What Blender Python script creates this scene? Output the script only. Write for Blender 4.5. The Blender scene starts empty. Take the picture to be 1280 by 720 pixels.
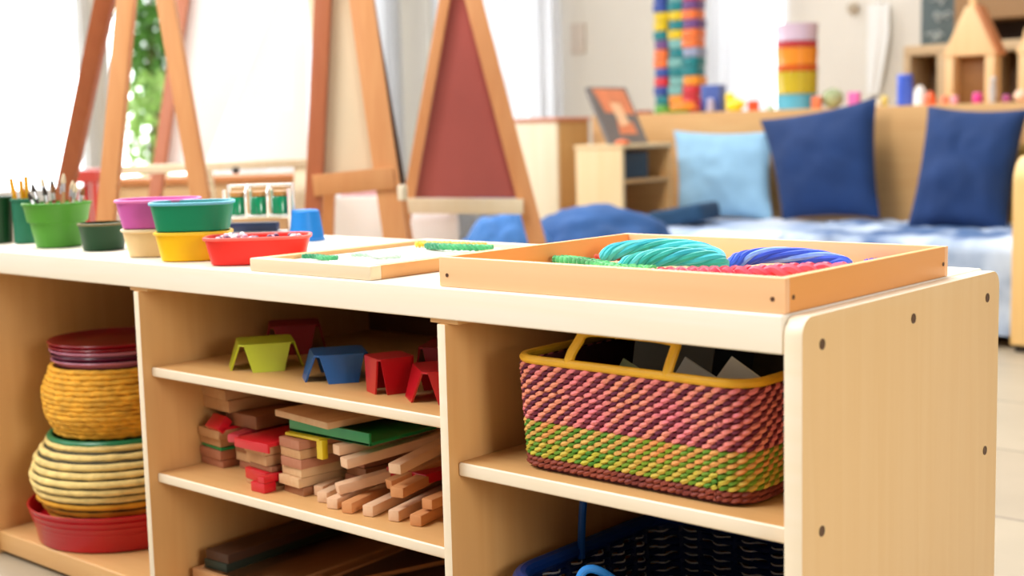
import bpy, bmesh, math, random
from mathutils import Vector, Matrix, noise as mnoise
random.seed(7)
SC = bpy.context.scene
COL = SC.collection
PI = math.pi

# ------------------------------------------------------------------ camera (solved from the cabinet's own edges)
CAM = Vector((.5328, -.92586, .6126))
YAW, PITCH, ROLL, FPX = .72412, -.11888, -.02555, 1667.475
FW = Vector((-math.sin(YAW)*math.cos(PITCH), math.cos(YAW)*math.cos(PITCH), math.sin(PITCH)))
_r = FW.cross(Vector((0, 0, 1))).normalized(); _u = _r.cross(FW)
_c, _s = math.cos(ROLL), math.sin(ROLL)
RT = _c*_r + _s*_u; UP = -_s*_r + _c*_u
RH = Vector((math.cos(YAW), math.sin(YAW), 0))      # level direction to the right of the view
FH = Vector((-math.sin(YAW), math.cos(YAW), 0))     # level view direction
def P(x, y, ax, v):
    """point of the real plane ax = v seen at photo pixel x, y"""
    d = FW + RT*((x-640)/FPX) - UP*((y-360)/FPX)
    i = 'xyz'.index(ax)
    return CAM + d*((v-CAM[i])/d[i])
def PD(x, y, d):
    return CAM + (FW + RT*((x-640)/FPX) - UP*((y-360)/FPX))*d
cam_d = bpy.data.cameras.new('camera'); cam = bpy.data.objects.new('camera', cam_d); COL.objects.link(cam)
cam.matrix_world = Matrix(((RT.x, UP.x, -FW.x, CAM.x), (RT.y, UP.y, -FW.y, CAM.y), (RT.z, UP.z, -FW.z, CAM.z), (0, 0, 0, 1)))
cam_d.sensor_width = 36; cam_d.lens = FPX/1280*36; cam_d.clip_start = .02
cam_d.dof.use_dof = True; cam_d.dof.focus_distance = 1.36; cam_d.dof.aperture_fstop = 4.6
SC.camera = cam

# ------------------------------------------------------------------ materials
def lin(c):
    return tuple(((v/255)/12.92 if v/255 <= .04045 else ((v/255+.055)/1.055)**2.4) for v in c) + (1,)
_mats = {}
def base_mat(name):
    m = bpy.data.materials.new(name); m.use_nodes = True
    nt = m.node_tree; b = nt.nodes['Principled BSDF']
    return m, nt, b
def plain(name, rgb, rough=.5, var=.06, scale=30, bump=0., metal=0., sheen=0., trans=0., sub=0., coat=0.):
    if name in _mats: return _mats[name]
    m, nt, b = base_mat(name)
    c = lin(rgb)
    tc = nt.nodes.new('ShaderNodeTexCoord'); nz = nt.nodes.new('ShaderNodeTexNoise')
    nz.inputs['Scale'].default_value = scale; nz.inputs['Detail'].default_value = 4
    nt.links.new(tc.outputs['Object'], nz.inputs['Vector'])
    cr = nt.nodes.new('ShaderNodeValToRGB')
    cr.color_ramp.elements[0].position = .3; cr.color_ramp.elements[1].position = .7
    cr.color_ramp.elements[0].color = tuple(max(0, v*(1-var)) for v in c[:3]) + (1,)
    cr.color_ramp.elements[1].color = tuple(min(1, v*(1+var)) for v in c[:3]) + (1,)
    nt.links.new(nz.outputs['Fac'], cr.inputs['Fac']); nt.links.new(cr.outputs['Color'], b.inputs['Base Color'])
    b.inputs['Roughness'].default_value = rough; b.inputs['Metallic'].default_value = metal
    b.inputs['Sheen Weight'].default_value = sheen; b.inputs['Transmission Weight'].default_value = trans
    b.inputs['Coat Weight'].default_value = coat
    if bump:
        bp = nt.nodes.new('ShaderNodeBump'); bp.inputs['Strength'].default_value = bump; bp.inputs['Distance'].default_value = .002
        nt.links.new(nz.outputs['Fac'], bp.inputs['Height']); nt.links.new(bp.outputs['Normal'], b.inputs['Normal'])
    _mats[name] = m
    return m
def wood(name, rgb, dark=.86, axis='x', rough=.45, scale=9, coat=0.):
    """grain stretched along one axis of the object"""
    if name in _mats: return _mats[name]
    m, nt, b = base_mat(name); c = lin(rgb)
    tc = nt.nodes.new('ShaderNodeTexCoord'); mp = nt.nodes.new('ShaderNodeMapping')
    s = [scale*4]*3; s['xyz'.index(axis)] = scale*.22
    mp.inputs['Scale'].default_value = s
    nz = nt.nodes.new('ShaderNodeTexNoise'); nz.inputs['Scale'].default_value = 1.6; nz.inputs['Detail'].default_value = 6; nz.inputs['Distortion'].default_value = .6
    nt.links.new(tc.outputs['Object'], mp.inputs['Vector']); nt.links.new(mp.outputs['Vector'], nz.inputs['Vector'])
    cr = nt.nodes.new('ShaderNodeValToRGB')
    cr.color_ramp.elements[0].position = .32; cr.color_ramp.elements[1].position = .68
    cr.color_ramp.elements[0].color = (c[0]*(dark*.5+.5), c[1]*dark, c[2]*dark*.94, 1)
    cr.color_ramp.elements[1].color = c
    nt.links.new(nz.outputs['Fac'], cr.inputs['Fac']); nt.links.new(cr.outputs['Color'], b.inputs['Base Color'])
    b.inputs['Roughness'].default_value = rough; b.inputs['Coat Weight'].default_value = coat
    bp = nt.nodes.new('ShaderNodeBump'); bp.inputs['Strength'].default_value = .06; bp.inputs['Distance'].default_value = .001
    nt.links.new(nz.outputs['Fac'], bp.inputs['Height']); nt.links.new(bp.outputs['Normal'], b.inputs['Normal'])
    _mats[name] = m
    return m
def cloth(name, rgb, var=.14, scale=14):
    if name in _mats: return _mats[name]
    m = plain(name, rgb, .9, var, scale, sheen=.04)
    nt = m.node_tree; b = nt.nodes['Principled BSDF']
    tc = nt.nodes.new('ShaderNodeTexCoord'); wv = nt.nodes.new('ShaderNodeTexNoise'); wv.inputs['Scale'].default_value = 420
    nt.links.new(tc.outputs['Object'], wv.inputs['Vector'])
    bp = nt.nodes.new('ShaderNodeBump'); bp.inputs['Strength'].default_value = .25; bp.inputs['Distance'].default_value = .001
    nt.links.new(wv.outputs['Fac'], bp.inputs['Height']); nt.links.new(bp.outputs['Normal'], b.inputs['Normal'])
    return m

# ------------------------------------------------------------------ mesh builders (each returns a bmesh in world coordinates)
def box(x0, x1, y0, y1, z0, z1, bev=.0012, seg=2):
    bm = bmesh.new(); bmesh.ops.create_cube(bm, size=1)
    for v in bm.verts:
        v.co = Vector(((x0+x1)/2 + v.co.x*(x1-x0), (y0+y1)/2 + v.co.y*(y1-y0), (z0+z1)/2 + v.co.z*(z1-z0)))
    if bev: bmesh.ops.bevel(bm, geom=list(bm.edges), offset=bev, segments=seg, profile=.6, affect='EDGES')
    return bm
def xf(bm, mat):
    bmesh.ops.transform(bm, matrix=mat, verts=list(bm.verts)); return bm
def tr(loc, rz=0, rx=0, ry=0):
    return Matrix.Translation(Vector(loc)) @ Matrix.Rotation(rz, 4, 'Z') @ Matrix.Rotation(ry, 4, 'Y') @ Matrix.Rotation(rx, 4, 'X')
def beam(a, b, w, t, up=Vector((0, 0, 1)), bev=.002):
    """square bar from a to b: w across, t along up"""
    a, b = Vector(a), Vector(b); d = (b-a); L = d.length; d.normalize()
    s = d.cross(Vector(up)).normalized(); u = s.cross(d)
    bm = box(-w/2, w/2, 0, L, -t/2, t/2, bev)
    return xf(bm, Matrix(((s.x, d.x, u.x, a.x), (s.y, d.y, u.y, a.y), (s.z, d.z, u.z, a.z), (0, 0, 0, 1))))
def prism(pts, ax, a, b, bev=.0015):
    """polygon pts in the two other axes (in xyz order) extruded from a to b along ax"""
    bm = bmesh.new(); i = 'xyz'.index(ax); vs = []
    for h in (a, b):
        row = []
        for p in pts:
            c = list(p); c.insert(i, h); row.append(bm.verts.new(c))
        vs.append(row)
    bm.faces.new(vs[0]); bm.faces.new(vs[1][::-1]); n = len(pts)
    for k in range(n): bm.faces.new((vs[0][k], vs[1][k], vs[1][(k+1) % n], vs[0][(k+1) % n]))
    bmesh.ops.recalc_face_normals(bm, faces=list(bm.faces))
    if bev:
        ed = [e for e in bm.edges if len(e.link_faces) == 2 and e.calc_face_angle() > .6]
        bmesh.ops.bevel(bm, geom=ed, offset=bev, segments=2, profile=.6, affect='EDGES')
    return bm
def lathe(prof, c=(0, 0, 0), n=48, sx=1, sy=1, exp=2, rz=0, closed=False):
    """profile (r, z) turned round; exp > 2 gives a rounded rectangle"""
    bm = bmesh.new(); rows = []
    for r, z in prof:
        row = []
        for k in range(n):
            a = 2*PI*k/n; ca, sa = math.cos(a), math.sin(a)
            q = (abs(ca)**exp + abs(sa)**exp)**(-1/exp)
            x, y = r*q*ca*sx, r*q*sa*sy
            row.append(bm.verts.new((c[0] + x*math.cos(rz) - y*math.sin(rz), c[1] + x*math.sin(rz) + y*math.cos(rz), c[2]+z)))
        rows.append(row)
    m = len(rows)
    for i in range(m if closed else m-1):
        for k in range(n): bm.faces.new((rows[i][k], rows[i][(k+1) % n], rows[(i+1) % m][(k+1) % n], rows[(i+1) % m][k]))
    if not closed:
        bm.faces.new(rows[0][::-1]); bm.faces.new(rows[-1])
    bmesh.ops.recalc_face_normals(bm, faces=list(bm.faces))
    return bm
def smooth_path(pts, n=8, closed=False):
    pts = [Vector(p) for p in pts]; out = []; m = len(pts)
    for i in range(m if closed else m-1):
        g = (lambda k: pts[k % m]) if closed else (lambda k: pts[max(0, min(m-1, k))])
        p0, p1, p2, p3 = g(i-1), g(i), g(i+1), g(i+2)
        for j in range(n):
            t = j/n
            out.append(.5*((2*p1) + (p2-p0)*t + (2*p0-5*p1+4*p2-p3)*t*t + (3*p1-p0-3*p2+p3)*t**3))
    if not closed: out.append(pts[-1])
    return out
def tube(path, r, n=8, closed=False, bm=None, mi=0, flat=1., taper=0):
    bm = bm or bmesh.new(); m = len(path); rows = []; nrm = None
    for i, p in enumerate(path):
        d = (path[(i+1) % m] - path[i-1]) if closed else (path[min(m-1, i+1)] - path[max(0, i-1)])
        if d.length < 1e-9: d = Vector((1, 0, 0))
        d.normalize()
        if nrm is None: nrm = d.orthogonal().normalized() if abs(d.z) > .95 else d.cross(Vector((0, 0, 1))).cross(d).normalized()
        nrm = (nrm - d*nrm.dot(d)).normalized(); bn = d.cross(nrm)
        rr = r(i/(m-1)) if callable(r) else r
        rows.append([bm.verts.new(p + rr*(math.cos(2*PI*k/n)*nrm*flat + math.sin(2*PI*k/n)*bn)) for k in range(n)])
    for i in range(m if closed else m-1):
        for k in range(n):
            f = bm.faces.new((rows[i][k], rows[i][(k+1) % n], rows[(i+1) % m][(k+1) % n], rows[(i+1) % m][k])); f.material_index = mi; f.smooth = True
    if not closed:
        bm.faces.new(rows[0][::-1]).material_index = mi; bm.faces.new(rows[-1]).material_index = mi
    return bm
def rope(path, R, k, turns, rs, mis=None, bm=None, n=6, squash=1.):
    """k strands of radius rs wound round a path"""
    bm = bm or bmesh.new(); m = len(path)
    for s in range(k):
        pts = []
        for i, p in enumerate(path):
            d = (path[min(m-1, i+1)] - path[max(0, i-1)]).normalized()
            sd = d.cross(Vector((0, 0, 1))).normalized(); u = sd.cross(d)
            a = 2*PI*(s/k + turns*i/(m-1))
            end = min(1, 6*min(i, m-1-i)/(m-1)+.35)
            pts.append(p + (sd*math.cos(a) + u*math.sin(a)*squash)*R*end)
        tube(pts, rs, n, bm=bm, mi=(mis[s] if mis else 0))
    return bm
def braid(path, R, rs, periods, bm=None, n=6):
    bm = bm or bmesh.new(); m = len(path)
    for s in range(3):
        pts = []
        for i, p in enumerate(path):
            d = (path[min(m-1, i+1)] - path[max(0, i-1)]).normalized(); sd = d.cross(Vector((0, 0, 1))).normalized(); u = sd.cross(d)
            a = 2*PI*(s/3 + periods*i/(m-1))
            pts.append(p + sd*math.sin(a)*R + u*math.sin(2*a)*R*.45)
        tube(pts, rs, n, bm=bm)
    return bm
def pillow(tl, trr, bl, br, th, n=22, bow=.07, seed=0):
    """a stuffed square cushion on four corners"""
    tl, trr, bl, br = map(Vector, (tl, trr, bl, br))
    nv = (trr-tl).cross(bl-tl).normalized()
    if nv.dot(CAM - (tl+br)/2) < 0: nv = -nv
    bm = bmesh.new(); g = {}
    for sgn in (1, -1):
        for i in range(n+1):
            for j in range(n+1):
                if sgn == -1 and (i in (0, n) or j in (0, n)):
                    g[sgn, i, j] = g[1, i, j]; continue
                u, v = i/n, j/n; U, V = 2*u-1, 2*v-1
                uu = .5 + .5*U*(1 - bow*(1-V*V)); vv = .5 + .5*V*(1 - bow*(1-U*U))
                p = (tl*(1-uu)+trr*uu)*(1-vv) + (bl*(1-uu)+br*uu)*vv
                h = th*((1-U**2)*(1-V**2))**.45*.5
                w = mnoise.noise(Vector((U*2.2+seed, V*2.2, seed*3.1)))*.25 + mnoise.noise(Vector((U*5+seed, V*5, seed)))*.1
                g[sgn, i, j] = bm.verts.new(p + nv*sgn*h*(1+w))
    for sgn in (1, -1):
        for i in range(n):
            for j in range(n):
                f = [g[sgn, i, j], g[sgn, i+1, j], g[sgn, i+1, j+1], g[sgn, i, j+1]]
                bm.faces.new(f if sgn == 1 else f[::-1]).smooth = True
    bmesh.ops.recalc_face_normals(bm, faces=list(bm.faces))
    return bm
def blob(c, sx, sy, sz, amp=.12, fr=2.5, seed=0, n=5, flatten=True):
    bm = bmesh.new(); bmesh.ops.create_icosphere(bm, subdivisions=n, radius=1)
    for v in bm.verts:
        d = v.co.normalized(); k = 1 + amp*mnoise.noise(d*fr + Vector((seed, 0, 0))) + amp*.4*mnoise.noise(d*fr*2.7 + Vector((0, seed, 0)))
        q = Vector((d.x*sx, d.y*sy, d.z*sz))*k
        if flatten and q.z < -sz*.7: q.z = -sz*.7
        v.co = Vector(c) + q
    for f in bm.faces: f.smooth = True
    return bm
def merge(*bms):
    out = bmesh.new(); me = bpy.data.meshes.new('tmp')
    for b in bms:
        b.to_mesh(me); out.from_mesh(me); b.free()
    bpy.data.meshes.remove(me)
    return out

# ------------------------------------------------------------------ things and parts
_MW = {}
def tag(o, label, cat, group=None, kind=None):
    o['label'] = label; o['category'] = cat
    if group: o['group'] = group
    if kind: o['kind'] = kind
    return o
def thing(name, label, cat, loc=(0, 0, 0), rz=0, group=None):
    o = bpy.data.objects.new(name, None); COL.objects.link(o); o.empty_display_size = .02
    o.location = loc; o.rotation_euler = (0, 0, rz); _MW[o] = Matrix.Translation(Vector(loc)) @ Matrix.Rotation(rz, 4, 'Z')
    return tag(o, label, cat, group)
def obj(name, bm, mats, parent=None, label=None, sharp=35, smooth=True):
    """one mesh object; the bmesh is in world coordinates and is moved into the parent's space"""
    if isinstance(bm, (list, tuple)): bm = merge(*bm)
    me = bpy.data.meshes.new(name)
    if parent is not None:
        off = Matrix.Identity(4); p = parent; M4 = _MW[p]
        bmesh.ops.transform(bm, matrix=M4.inverted(), verts=list(bm.verts)); loc = None
    else:
        xs = [v.co for v in bm.verts]
        loc = Vector(((min(v.x for v in xs)+max(v.x for v in xs))/2, (min(v.y for v in xs)+max(v.y for v in xs))/2, min(v.z for v in xs)))
        bmesh.ops.translate(bm, vec=-loc, verts=list(bm.verts))
    bm.normal_update(); bm.to_mesh(me); bm.free()
    for m in (mats if isinstance(mats, (list, tuple)) else [mats]): me.materials.append(m)
    if smooth:
        me.shade_smooth(); me.set_sharp_from_angle(angle=math.radians(sharp))
    o = bpy.data.objects.new(name, me); COL.objects.link(o)
    if parent is not None:
        o.parent = parent; _MW[o] = _MW[parent]
    else:
        o.location = loc; _MW[o] = Matrix.Translation(loc)
    if label: o['label'] = label
    return o
def single(name, bm, mats, label, cat, group=None, kind=None, **k):
    return tag(obj(name, bm, mats, None, **k), label, cat, group, kind)
def struct(name, bm, mats, parent=None):
    o = obj(name, bm, mats, parent)
    if parent is None: o['kind'] = 'structure'
    return o
def dup(root, loc, rz=None, label=None, group=None):
    r = root.copy(); COL.objects.link(r); r.location = loc
    if rz is not None: r.rotation_euler = (0, 0, rz)
    if label: r['label'] = label
    if group: r['group'] = group
    for ch in list(root.children):
        c = ch.copy(); COL.objects.link(c); c.parent = r
        for g in ch.children:
            d = g.copy(); COL.objects.link(d); d.parent = c
    return r

# shared materials
BIRCH = wood('birch_panel', (220, 170, 108), .90, 'z')
BIRCHX = wood('birch_shelf', (222, 174, 114), .90, 'x')
BAND = wood('edge_band_maple', (243, 228, 204), .96, 'x', .4)
MAPLE = wood('maple_worktop', (247, 238, 222), .97, 'x', .4)
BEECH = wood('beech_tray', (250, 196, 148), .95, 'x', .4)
EASELW = wood('easel_pine', (220, 158, 102), .85, 'z', .5)
OAK = wood('bench_oak', (214, 168, 108), .88, 'x', .5)
PALEW = wood('pale_laminate', (244, 232, 204), .95, 'z', .5)
TILEW = [wood('block_wood_%s' % n, c, .82, 'y', .6, 14) for n, c in (('tan', (206, 160, 112)), ('pink', (190, 128, 98)), ('pale', (226, 188, 142)), ('brown', (164, 112, 76)))]
STICKW = [wood('stick_wood_%s' % n, c, .84, 'y', .55, 14) for n, c in (('pale', (240, 202, 166)), ('warm', (222, 158, 104)))]
DARKB = plain('dark_bolt', (92, 60, 34), .4)

# ================================================================== THE ROOM
def floor_mat():
    m, nt, b = base_mat('pale_floor_boards')
    tc = nt.nodes.new('ShaderNodeTexCoord'); br = nt.nodes.new('ShaderNodeTexBrick')
    br.inputs['Scale'].default_value = 1; br.inputs['Brick Width'].default_value = 1.2; br.inputs['Row Height'].default_value = .42
    br.inputs['Mortar Size'].default_value = .004; br.inputs['Color1'].default_value = lin((178, 163, 138)); br.inputs['Color2'].default_value = lin((170, 154, 130)); br.inputs['Mortar'].default_value = lin((130, 118, 102))
    mp = nt.nodes.new('ShaderNodeMapping'); mp.inputs['Location'].default_value = (.3, .03, 0)
    nz = nt.nodes.new('ShaderNodeTexNoise'); nz.inputs['Scale'].default_value = 6; nz.inputs['Detail'].default_value = 6
    mx = nt.nodes.new('ShaderNodeMix'); mx.data_type = 'RGBA'; mx.blend_type = 'MULTIPLY'; mx.inputs[0].default_value = .25
    nt.links.new(tc.outputs['Object'], mp.inputs['Vector']); nt.links.new(mp.outputs['Vector'], br.inputs['Vector']); nt.links.new(tc.outputs['Object'], nz.inputs['Vector'])
    nt.links.new(br.outputs['Color'], mx.inputs[6]); nt.links.new(nz.outputs['Fac'], mx.inputs[7]); nt.links.new(mx.outputs[2], b.inputs['Base Color'])
    b.inputs['Roughness'].default_value = .45
    return m
WALLM = plain('cream_wall_paint', (240, 234, 222), .85, .02, 3)
struct('floor', box(-5.1, 2.6, -4, 4.5, -.1, 0, 0), floor_mat())
XL, YB = -5.0, 4.4
def pieces(fixed, a0, a1, z0, z1, holes, th):
    """a wall along x (fixed = ('y', v)) or y (fixed = ('x', v)) round rectangular openings"""
    out = []; cur = a0
    def bx(s0, s1, h0, h1):
        if s1-s0 < 1e-4 or h1-h0 < 1e-4: return
        out.append(box(s0, s1, fixed[1], fixed[1]+th, h0, h1, 0) if fixed[0] == 'y' else box(fixed[1]-th, fixed[1], s0, s1, h0, h1, 0))
    for s0, s1, h0, h1 in sorted(holes):
        bx(cur, s0, z0, z1); bx(s0, s1, z0, h0); bx(s0, s1, h1, z1); cur = s1
    bx(cur, a1, z0, z1)
    return out
struct('wall_left', pieces(('x', XL), -4, YB+.1, 0, 2.7, [(-.6, 2.485, .35, 2.3), (2.525, 4.3, .1, 2.3)], .1), WALLM)
struct('wall_back', pieces(('y', YB), XL, 2.6, 0, 2.7, [(-4.75, -3.85, .5, 2.3), (-2.95, -2.5, .45, 2.3)], .1), WALLM)
WFR = plain('white_window_frame', (244, 244, 242), .5, .02)
GLASS, _nt, _b = base_mat('window_glass'); _b.inputs['Transmission Weight'].default_value = 1; _b.inputs['Roughness'].default_value = 0; _b.inputs['IOR'].default_value = 1.0
_b.inputs['Base Color'].default_value = (.97, .99, 1, 1); _mats['window_glass'] = GLASS
def window(n, ax, v, a0, a1, z0, z1, cols, rows):
    w = .05; bars = []
    def bx(s0, s1, h0, h1, d=.03):
        return box(s0, s1, v+.03, v+.03+d*2, h0, h1, .004) if ax == 'y' else box(v-.03-d*2, v-.03, s0, s1, h0, h1, .004)
    bars += [bx(a0, a0+w, z0, z1), bx(a1-w, a1, z0, z1), bx(a0+w, a1-w, z0, z0+w), bx(a0+w, a1-w, z1-w, z1)]
    for k in range(1, cols): s = a0+(a1-a0)*k/cols; bars.append(bx(s-.02, s+.02, z0+w, z1-w, .025))
    for k in range(1, rows): h = z0+(z1-z0)*k/rows; bars.append(bx(a0+w, a1-w, h-.018, h+.018, .022))
    fr = struct('window_%d' % n, bars, WFR)
    pane = box(a0+w, a1-w, v+.055, v+.061, z0+w, z1-w, 0) if ax == 'y' else box(v-.061, v-.055, a0+w, a1-w, z0+w, z1-w, 0)
    obj('window_pane', pane, GLASS, fr)
window(1, 'x', XL, -.6, 2.485, .35, 2.3, 3, 2)
window(2, 'x', XL, 2.525, 4.3, .1, 2.3, 2, 1)
window(3, 'y', YB, -4.75, -3.85, .5, 2.3, 1, 2)
window(4, 'y', YB, -2.95, -2.5, .45, 2.3, 1, 2)
# curtains
SHEER = cloth('white_curtain_cloth', (246, 247, 250), .02, 3)
_nt = SHEER.node_tree; _tl = _nt.nodes.new('ShaderNodeBsdfTranslucent'); _tl.inputs['Color'].default_value = (.95, .95, .96, 1); _mx = _nt.nodes.new('ShaderNodeMixShader'); _mx.inputs[0].default_value = .5
_nt.links.new(_nt.nodes['Principled BSDF'].outputs[0], _mx.inputs[1]); _nt.links.new(_tl.outputs[0], _mx.inputs[2]); _nt.links.new(_mx.outputs[0], _nt.nodes['Material Output'].inputs['Surface'])
def curtain(label, a0, a1, v, z0, z1, amp=.025, waves=9, ax='y', grp=None):
    n = waves*10; bm = bmesh.new(); rows = []
    for h in (z0, (z0+z1)/2, z1):
        row = []
        for i in range(n+1):
            s = a0 + (a1-a0)*i/n; o = amp*math.sin(2*PI*waves*i/n) + amp*.4*math.sin(2*PI*waves*.37*i/n+1)
            row.append(bm.verts.new((s, v+o, h) if ax == 'y' else (v+o, s, h)))
        rows.append(row)
    for r in range(2):
        for i in range(n): bm.faces.new((rows[r][i], rows[r][i+1], rows[r+1][i+1], rows[r+1][i]))
    g = bmesh.ops.solidify(bm, geom=list(bm.faces), thickness=.003)
    return single('curtain', bm, SHEER, label, 'curtain', grp, sharp=80)
curtain('white curtain hanging on the back wall behind the maroon easel board', -4.62, -3.74, YB-.09, .03, 2.4, .03, 11)
curtain('white curtain hanging at the narrow back window beside the mosaic tower', -2.9, -2.52, YB-.09, .03, 2.4, .02, 5)
curtain('long white curtain beside the green garden gap in the left wall', 2.98, 4.34, XL+.09, .03, 2.4, .03, 16, 'x')
# the garden outside the second window
LEAF = plain('garden_leaf', (112, 170, 74), .6, .3, 8); LEAFL = plain('garden_leaf_light', (186, 222, 130), .6, .25, 8)
def bush(name, label, c, sx, sy, sz, count, mat, leaf=.07, seed=1):
    rnd = random.Random(seed); bm = bmesh.new()
    for _ in range(count):
        d = Vector((rnd.gauss(0, 1), rnd.gauss(0, 1), rnd.gauss(0, 1))).normalized()*rnd.uniform(.55, 1)
        p = Vector(c) + Vector((d.x*sx, d.y*sy, d.z*sz)); s = leaf*rnd.uniform(.6, 1.3)
        m = Matrix.Rotation(rnd.uniform(0, 6.3), 4, 'Z') @ Matrix.Rotation(rnd.uniform(-1.2, 1.2), 4, 'X')
        q = [Vector((0, -1, 0)), Vector((.45, 0, .12)), Vector((0, 1, 0)), Vector((-.45, 0, .12))]
        bm.faces.new([bm.verts.new(p + (m @ (v*s))) for v in q])
    t = thing(name, label, 'bush', (c[0], c[1], 0))
    obj('foliage', bm, mat, t, smooth=False)
    obj('trunk', lathe([(.05, -.1), (.04, c[2]*.6), (.02, c[2])], (c[0], c[1], 0), 10), plain('bark', (110, 84, 60), .8, .2), t)
struct('ground', box(-11, -5.12, -4, 7.5, -.2, -.1, 0), plain('garden_paving', (214, 210, 200), .8, .05, 2))
bush('garden_tree', 'dark green tree crown seen high in the gap between the easel legs', (-7.0, 4.13, 1.5), .4, .115, .75, 1500, LEAF, .06, 3)
bush('garden_bush', 'light green bush seen low in the gap between the easel legs', (-6.2, 3.56, .66), .25, .1, .36, 420, LEAFL, .05, 5)

# ================================================================== THE SHELF UNIT
WT = .46
unit = thing('shelf_unit', 'low birch shelf unit with open bays and a pale worktop filling the foreground', 'shelf unit', (-.66, .2, 0))
obj('worktop', box(-1.362, -.0005, 0, .398, WT-.032, WT, .003, 3), MAPLE, unit, 'pale maple worktop')
def rounded_yz(y0, y1, z0, z1, r, n=7):
    pts = [(y0, z0), (y1, z0)]
    for k in range(n+1): a = PI/2*k/n; pts.append((y1-r+r*math.cos(a), z1-r+r*math.sin(a)))
    for k in range(n+1): a = PI/2+PI/2*k/n; pts.append((y0+r+r*math.cos(a), z1-r+r*math.sin(a)))
    return pts
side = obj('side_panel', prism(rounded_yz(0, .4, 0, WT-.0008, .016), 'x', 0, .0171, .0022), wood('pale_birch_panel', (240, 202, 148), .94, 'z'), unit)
obj('side_panel', prism(rounded_yz(0, .4, 0, WT-.034, .006), 'x', -1.352, -1.335, .002), BIRCH, unit)
for y, z in ((.0318, .4342), (.2, .4342), (.3682, .4342), (.0318, .2794), (.3682, .2794)):
    bm = lathe([(.0046, 0), (.0046, .0004), (.0036, .0004), (.0026, -.0006)], (0, 0, 0), 20)
    obj('bolt', xf(bm, Matrix.Translation((.0172, y, z)) @ Matrix.Rotation(PI/2, 4, 'Y')), DARKB, side, 'dark brown bolt head')
for x0, x1 in ((-.9173, -.9067), (-.3865, -.3753)):
    obj('divider', box(x0, x1, 0, .385, .036, WT-.0365, .0015), BIRCH, unit)
    obj('cleat', box(x0-.013, x1+.014, .004, .38, WT-.0365, WT-.032, .001), BIRCHX, unit, 'thin strip under the worktop')
for z in (.3265, .1901):
    obj('shelf', box(-.9067, -.3865, .0123, .385, z-.0125, z, .0035, 3), BIRCHX, unit)
obj('shelf', box(-.3753, 0, .0123, .385, .283-.0145, .283, .0035, 3), BIRCHX, unit)
obj('base_board', box(-1.335, 0, .0123, .385, .0053, .0359, .004, 3), BIRCHX, unit)
obj('back_panel', box(-1.335, 0, .385, .391, .004, WT-.032, .0005), wood('shade_dark_back_board', (112, 70, 40), .85, 'x'), unit, 'dark brown back panel, deepened with the bay shade')  # brown darkened to deepen the shade inside the bays

def band(o, test):
    o.data.materials.append(BAND)
    for p in o.data.polygons:
        if test(p.normal): p.material_index = 1
for o in unit.children:
    if o.name.startswith('side_panel'): band(o, lambda n: abs(n.x) < .8)
    elif o.name.startswith(('divider', 'shelf')): band(o, lambda n: n.y < -.6)

# ---- left bay: trays, bowls and plates stacked on the base board
C0 = Vector((-1.185, .135))
PLUM = plain('maroon_gloss', (146, 8, 26), .28, .08, 12, coat=.15)
REDP = plain('red_gloss_plastic', (182, 6, 26), .3, .05, 12, coat=.1)
def oval_tray(z, rb, rt, h, name, label, mat, grp, rim=.003, wall=.003):
    pr = [(rb*.9, 0), (rb, .002), (rt-rim*.6, h-.004), (rt, h-.0025), (rt+.0006, h-.0008), (rt-.001, h), (rt-wall, h-.001), (rb-wall, .005), (rb*.8, .004)]
    return single(name, lathe(pr, (C0.x, C0.y, z), 96), mat, label, 'tray' if 'tray' in name else 'plate', grp, sharp=50)
zz = .0362
for k, nm in enumerate(('lowest', 'second', 'third', 'uppermost')):
    oval_tray(zz + k*.0085, .1225+.0015*k, .1275+.0026*k, .029, 'serving_tray', 'glossy red round tray, %s of the four nested under the striped bowl' % nm, REDP, 'red trays nested at the bottom of the left bay')
def rope_ring(c, r, z, rt, bump, waves, seed, bm, mi, n=160, k=8):
    rows = []
    for i in range(n):
        a = 2*PI*i/n; w = math.sin(waves*a+seed)*.5 + mnoise.noise(Vector((math.cos(a)*9, math.sin(a)*9, seed)))
        R = r + bump*w*.35; q = rt*(1 + .2*w*min(1, bump*600)); zo = bump*.5*mnoise.noise(Vector((math.cos(a)*6, math.sin(a)*6, seed+9)))
        rows.append([bm.verts.new((c[0]+math.cos(a)*(R+q*math.cos(2*PI*j/k)), c[1]+math.sin(a)*(R+q*math.cos(2*PI*j/k)), z+zo+q*.98*math.sin(2*PI*j/k))) for j in range(k)])
    for i in range(n):
        for j in range(k):
            f = bm.faces.new((rows[i][j], rows[(i+1) % n][j], rows[(i+1) % n][(j+1) % k], rows[i][(j+1) % k])); f.material_index = mi; f.smooth = True
def ringcoat(prof_r, z0, z1, rows, rt, bump, waves, mis):
    bm = bmesh.new()
    for i in range(rows):
        t = i/(rows-1); rope_ring(C0, prof_r(t), z0+(z1-z0)*t, rt, bump, waves, i*1.7, bm, mis(i))
    return bm
STRAWC = plain('cream_straw', (236, 208, 132), .7, .18, 60); STRAWY = plain('yellow_straw', (228, 164, 40), .65, .15, 60); STRAWG = plain('green_gloss', (24, 122, 76), .3, .1, 30)
STRAWO = plain('golden_raffia', (232, 170, 46), .7, .25, 70); DKGREEN = plain('dark_green_weave', (64, 58, 26), .7, .3, 80)
def curve_r(keys):
    def f(t):
        for (a, ra), (b, rb) in zip(keys, keys[1:]):
            if t <= b:
                s = (t-a)/(b-a); s = s*s*(3-2*s)*.5 + s*.5
                return ra+(rb-ra)*s
        return keys[-1][1]
    return f
bowl = thing('woven_bowl', 'round cream and yellow striped woven bowl standing in the red trays', 'bowl', (C0.x, C0.y, .073))
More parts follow.
